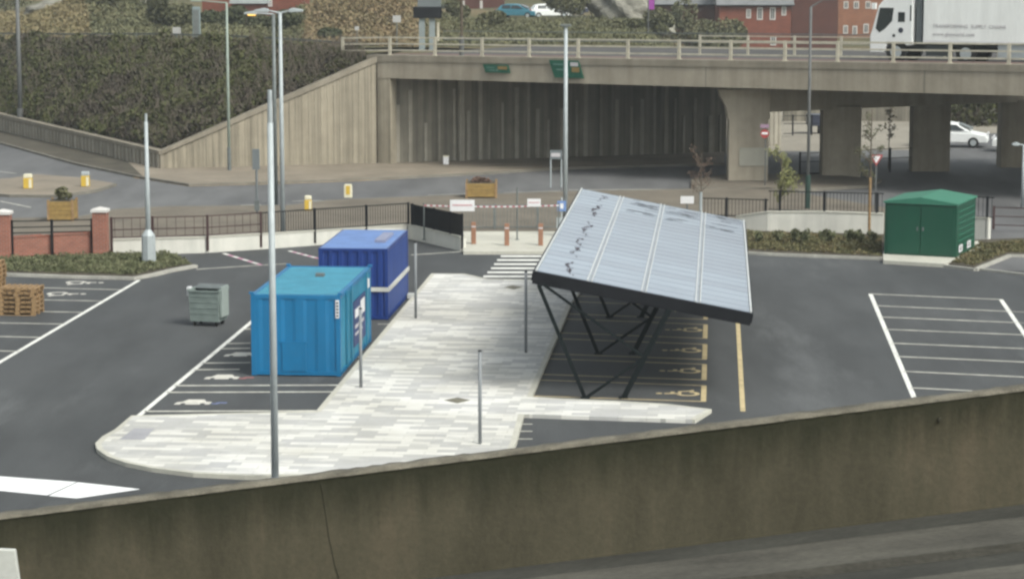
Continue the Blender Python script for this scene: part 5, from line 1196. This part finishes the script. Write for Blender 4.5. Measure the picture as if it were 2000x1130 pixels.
# barrier tape with hanging notices at the gate
def notice(px0, px1, py0, py1, D, lb, red=True):
    x0, x1 = XD(px0, D), XD(px1, D); z0_, z1_ = Zat(py1, D), Zat(py0, D); t = thing('hanging_notice', lb, 'notice', ((x0 + x1) / 2, D - 0.05, z0_), 0, 'white notices on the barrier tape')
    W_ = x1 - x0; MB().box(-W_ / 2, W_ / 2, -0.01, 0.01, 0, z1_ - z0_).build('board', M['signwhite'], t)
    if red: MB().box(-W_ * 0.4, W_ * 0.4, -0.02, -0.01, (z1_ - z0_) * .48, (z1_ - z0_) * .58).build('red_text_line', mat('faded_red_text', (0.55, 0.25, 0.28), 0.7), t)
bt = thing('barrier_tape', 'red and white barrier tape strung across the pedestrian gate', 'barrier tape', (0, 97, 0))
m = MB(); mr = MB(); xa, xb_ = XD(828, 97), XD(1092, 97); n_ = 46
for k in range(n_):
    xa_, xe_ = xa + (xb_ - xa) * k / n_, xa + (xb_ - xa) * (k + 1) / n_
    sag = lambda x: Zat(401, 97) - 0.05 * math.sin(math.pi * (x - xa) / (xb_ - xa)); (m if k % 2 else mr).beam((xa_, 0, sag(xa_)), (xe_, 0, sag(xe_)), 0.012, 0.05)
m.build('white_stripes', M['signwhite'], bt); mr.build('red_stripes', mat('tape_red', (0.45, 0.15, 0.18), 0.6), bt)
for px, nm in ((828, ''), (1010, ''), (1091, '')):
    t = thing('steel_post', {828: 'thin steel post at the left end of the barrier tape', 1010: 'thin tall steel post in the middle of the gate', 1091: 'thin steel post at the right end of the barrier tape'}[px], 'post', (XD(px, 97.2), 97.2, 0.12)); MB().tube((0, 0, 0), (0, 0, Zat(366 if px == 1010 else 396, 97.2) - .12), 0.03).build('shaft', M['galvdark'], t); MB().tube((0, 0, 0), (0, 0, 0.03), 0.09).build('base_plate', M['galvdark'], t)
notice(879, 927, 390, 412, 96.8, 'large white notice hanging left on the barrier tape'); notice(1030, 1056, 388, 403, 96.8, 'small white notice right of the centre on the barrier tape')
t = thing('info_sign', 'small blue sign on a post at the canopy\'s far left corner', 'road sign', (XD(1097, 98.5), 98.5, 0)); MB().tube((0, 0, 0), (0, 0, Zat(385, 98.5)), 0.035).build('post', M['galv'], t)
pl_ = MB().box(-0.18, 0.18, -0.06, -0.035, Zat(412, 98.5), Zat(392, 98.5)).build('sign_plate', M['navyroof'], t); MB().box(-0.06, 0.07, -0.07, -0.06, Zat(407, 98.5), Zat(397, 98.5)).build('sign_marking', M['signwhite'], pl_); MB().box(-0.2, 0.16, -0.05, 0.1, Zat(466, 98.5), Zat(425, 98.5)).build('control_box', M['galv'], t)
t = thing('white_notice_board', 'white notice on a short post behind the canopy\'s back edge', 'notice', (XD(1342, 104), 104, 0)); MB().tube((0, 0, 0), (0, 0, Zat(384, 104)), 0.04).build('post', M['greypole'], t); MB().box(-0.28, 0.28, -0.06, -0.03, Zat(397, 104), Zat(383, 104)).build('board', M['signwhite'], t)
# orange bollards
for px, py, lb in ((925, 476, 'leftmost rusty orange post by the pedestrian gate'), (990, 479, 'middle rusty orange post by the pedestrian gate'), (1056, 479, 'rightmost rusty orange post by the zebra crossing')):
    t = thing('timber_bollard', lb, 'bollard', (*G(px, py, .126), 0.126), 0, 'orange bollards at the gate'); MB().box(-0.095, 0.095, -0.095, 0.095, 0, 0.86).build('shaft', M['orange'], t, bevel=0.02); MB().box(-0.08, 0.08, -0.105, -0.095, 0.66, 0.72).build('reflective_band', M['letter'], t)
# illuminated keep-left style bollards
for px, py, hgt, wd, top, lb in ((55, 368, 30, 17, 'bollwhite', 'yellow bollard with white top at the left end of the traffic island'), (167, 364, 31, 16, 'galv', 'yellow bollard with grey top on the traffic island'), (680, 386, 34, 16, 'bollwhite', 'tall cream and yellow bollard in the middle of the road'), (602, 411, 31, 14, 'bollwhite', 'small orange yellow bollard behind the railings')):
    c = G(px, py, .12); s_ = c[1] / F; t = thing('traffic_bollard', lb, 'traffic bollard', (*c, 0.12), 0, 'yellow traffic bollards in the road'); hh = hgt * s_; ww_ = wd * s_ / 2
    c1_, c2_ = ('bollwhite', 'bollyellow') if px == 680 else ('bollyellow', top)
    MB().box(-ww_, ww_, -ww_ * .7, ww_ * .7, 0, hh * 0.68).build('body', M[c1_], t, bevel=0.03); MB().box(-ww_ * .95, ww_ * .95, -ww_ * .65, ww_ * .65, hh * 0.68, hh * 0.95 if px != 680 else hh * .78).build('top', M[c2_ if px != 680 else 'bollwhite'], t, bevel=0.04)
    if px == 680: MB().box(-ww_ * .5, ww_ * .5, -ww_ * .75, -ww_ * .7, hh * .2, hh * .7).build('yellow_panel', M['bollyellow'], t)
    else: MB().box(ww_ * .3, ww_ * .95, -ww_ * .75, -ww_ * .7, hh * .05, hh * .62).build('white_panel', M['bollwhite'], t)
# planters
for px, py, W_, hp, lb, tall in ((118, 432, 52, 40, 'square timber planter with an olive shrub on the left pavement', True), (940, 387, 62, 30, 'square timber planter with red tinged plants by the underpass road', False)):
    c = G(px, py, .12); s_ = c[1] / F; w2 = W_ * s_ / 2; hh = hp * s_; t = thing('timber_planter', lb, 'planter', (*c, .12), 0, 'timber planters beside the road')
    m = MB(); nb = 4
    for k in range(nb): z0_ = 0.06 + k * (hh - .08) / nb; m.box(-w2 + .03, w2 - .03, 0.03, 2 * w2 - .03, z0_, z0_ + (hh - .08) / nb - 0.012)
    m.build('box', M['plantwood'], t); m = MB()
    for x in (-w2, w2 - .1):
        for y in (0, 2 * w2 - .1): MB().box(x, x + .1, y, y + .1, 0, hh + .04).build('corner_post', M['wood'], t)
    MB().box(-w2 + .05, w2 - .05, .06, 2 * w2 - .06, hh - .06, hh - .03).build('soil', M['soil'], t)
    if tall: leaves('shrub', blob_pts(500, (0, w2, hh + .2), (w2 * .75, w2 * .7, .38)), 0.07, M['olive'], t)
    else:
        leaves('shrub', blob_pts(400, (0, w2, hh + .05), (w2 * .85, w2 * .7, .18)), 0.07, M['bud'], t)
# young trees
def sapling(px, py, top_py, lb, mt, spread, n, crown_lo, size=0.07, stake=None, thick=0.035, name='young_tree'):
    c = G(px, py, .1); hh = Zat(top_py, c[1]) - .1; t = thing(name, lb, 'tree', (*c, .1)); rr = random.Random(px); m = MB(); m.tube((0, 0, 0), (0.02, 0, hh * .95), thick, thick * .35, 6); tips = []
    for k in range(16):
        z0_ = hh * rr.uniform(crown_lo, .85); a_ = rr.uniform(0, 6.28); l_ = spread * rr.uniform(.5, 1) * (1.15 - z0_ / hh * .5); q_ = (l_ * math.cos(a_), l_ * math.sin(a_), z0_ + l_ * rr.uniform(.6, 1.1)); m.tube((0, 0, z0_), q_, thick * .4, .006, 5, False); tips.append(((0, 0, z0_), q_))
        for _ in range(2): f = rr.uniform(.4, .9); b0 = Vector((0, 0, z0_)).lerp(Vector(q_), f); b1 = b0 + Vector((rr.uniform(-.3, .3), rr.uniform(-.3, .3), rr.uniform(.1, .4))) * spread * .8; m.tube(b0, b1, thick * .2, .004, 4, False); tips.append((tuple(b0), tuple(b1)))
    m.build('trunk', M['bark'], t); pts_ = []
    for _ in range(n): a_, b0 = rr.choice(tips); f = rr.uniform(.3, 1.05); p = Vector(a_).lerp(Vector(b0), f); pts_.append((p.x + rr.gauss(0, .07), p.y + rr.gauss(0, .07), p.z + rr.gauss(0, .07)))
    leaves('crown', np.array(pts_), size, mt, t)
    if stake: MB().tube((0, -.03, 0), (0, -.03, hh * stake[0]), 0.06, .055).build('tree_guard', stake[1], t)
    return t
sapling(1368, 460, 282, 'bare reddish young tree with a pale wrapped stem behind the canopy', M['bud'], 0.8, 420, .45, 0.028, (0.48, M['galv']))
sapling(1524, 432, 290, 'young tree in fresh lime green leaf by the right wall', M['lime'], 0.85, 1500, .25, 0.04)
sapling(1697, 466, 200, 'taller thin young tree with sparse leaves left of the kiosk', M['olive'], 0.7, 700, .40, 0.035, (0.45, M['wood']), thick=.05)
sapling(1735, 330, 190, 'slender sparse tree standing under the bridge edge', M['olive'], 0.5, 160, .4, 0.06)
# bed planting
def bedfill(name, lb, poly, n, size, mt, hmax, z0=0.1):
    q = scatter(poly, n); cl = (np.sin(q[:, 0] * 5.1) * np.sin(q[:, 1] * 4.3 + q[:, 0]) + 1) / 2; zz = z0 + (0.03 + hmax * cl) * rng.uniform(0, 1, n); tag(leaves(name, np.column_stack([q, zz]), size, mt), lb, 'planting', kind='stuff')
def inset(pxs, zz=0.1): return [G(a, b, zz) for a, b in pxs]
bedfill('ground_cover', 'low grey green ground cover plants filling the left bed', inset([(-60, 529), (0, 529), (262, 536), (325, 523), (372, 515), (335, 497), (217, 497), (0, 505), (-60, 507)]), 18000, 0.042, M['bed'], 0.17)
bedfill('ground_cover', 'low olive plants filling the right bed by the kerb', inset([(1430, 484), (1500, 489), (1722, 499), (1722, 464), (1430, 452)]), 14000, 0.042, M['bedr'], 0.13)
bedfill('ground_cover', 'brownish low plants in the small bed right of the kiosk', inset([(1858, 512), (1902, 518), (1968, 493), (2050, 493), (2050, 470), (1915, 476), (1880, 500)]), 7000, 0.042, M['bedr'], 0.12)
for k, px in enumerate((1480, 1520, 1553, 1571, 1607, 1622, 1660, 1676, 1705)):
    c = G(px, 474, .1); nm = ['first', 'second', 'third', 'fourth', 'fifth', 'sixth', 'seventh', 'eighth', 'ninth'][k]
    bush('shrub', f'small leafy shrub, {nm} from the left in front of the right wall', 'shrub', *c, .1, 0.26, 0.30, M['bed'], 260, 0.055, 'shrubs in front of the right wall', trunk=False)
# kiosk / shelter at top, cabinets, banner, notices
sh = thing('roadside_kiosk', 'black topped box on two pale legs beyond the bridge railing', 'kiosk', (XD(836, 170, 60), 170, Zat(72, 170)))
s_ = 170 / F
for x in (-.42, .28): MB().box(x - .2, x + .2, -.15, .15, -1, 36 * s_).build('leg', mat('blue_grey_leg', (0.24, .28, .29), .7) if x < 0 else bpy.data.materials['blue_grey_leg'], sh)
MB().box(-1.0, .95, -.35, .35, 36 * s_, 58 * s_).build('box', M['black'], sh, bevel=.04); MB().box(-.7, .9, -.2, .2, 58 * s_, 80 * s_).build('top_panel', M['signgrey'], sh); MB().box(.62, .78, -.1, .1, -.3, 28 * s_).build('cream_post', M['cream'], sh)
cb = thing('steel_cabinet', 'tall narrow blue grey steel cabinet on the bank top', 'cabinet', (XD(384, 175, 60), 175, Zat(80, 175))); MB().box(-.27, .27, -.2, .2, -.6, 2.4).build('body', mat('blue_grey_cabinet', (0.20, .25, .26), .6), cb, bevel=.03); MB().box(-.2, .2, -.22, -.2, 0, 2.2).build('door', M['galvdark'], cb)
bp = thing('banner_pole', 'dark pole flying a small purple banner above the rocks', 'banner', (XD(1266, 214, 50), 214, hz(XD(1266, 214), 214))); MB().tube((0, 0, 0), (0, 0, 5.5), .06).build('pole', M['greypole'], bp); MB().box(-.05, .52, -.02, .02, Zat(19, 214) - bp.location.z, 5.4).build('banner', M['purple'], bp)
for px, py, lb in ((775, 40, 'white notice board on the tan mound'), (697, 57, 'tiny white marker post on the tan mound'), (345, 63, 'small lilac white box on the bank top left of the cabinet')):
    x, y = PX(px, 184); t = thing('notice_board', lb, 'notice', (x, y, hz(x, y))); zz_ = Zat(py, y) - t.location.z; MB().tube((0, 0, 0), (0, 0, zz_), .04).build('post', M['galvdark'], t); r_ = .30 if px != 697 else .16; MB().box(-r_, r_, -.06, -.03, zz_ - r_ * .5, zz_ + r_ * 1.2).build('board', mat('dull_white', (.42, .42, .42), .7) if px == 775 else bpy.data.materials['dull_white'], t)

# ---- thin damp air that veils the far side of the road and the town behind
hm = bpy.data.materials.new('damp_air'); hm.use_nodes = True; t = hm.node_tree; t.nodes.remove(t.nodes['Principled BSDF'])
pv = t.nodes.new('ShaderNodeVolumePrincipled'); pv.inputs['Color'].default_value = (0.86, 0.93, 0.97, 1); pv.inputs['Density'].default_value = 0.0004; pv.inputs['Anisotropy'].default_value = 0.2
t.links.new(pv.outputs[0], t.nodes['Material Output'].inputs['Volume'])
hz_ = MB().box(-930, 930, -330, 1530, -1.3, 26).build('haze', hm); tag(hz_, kind='stuff')
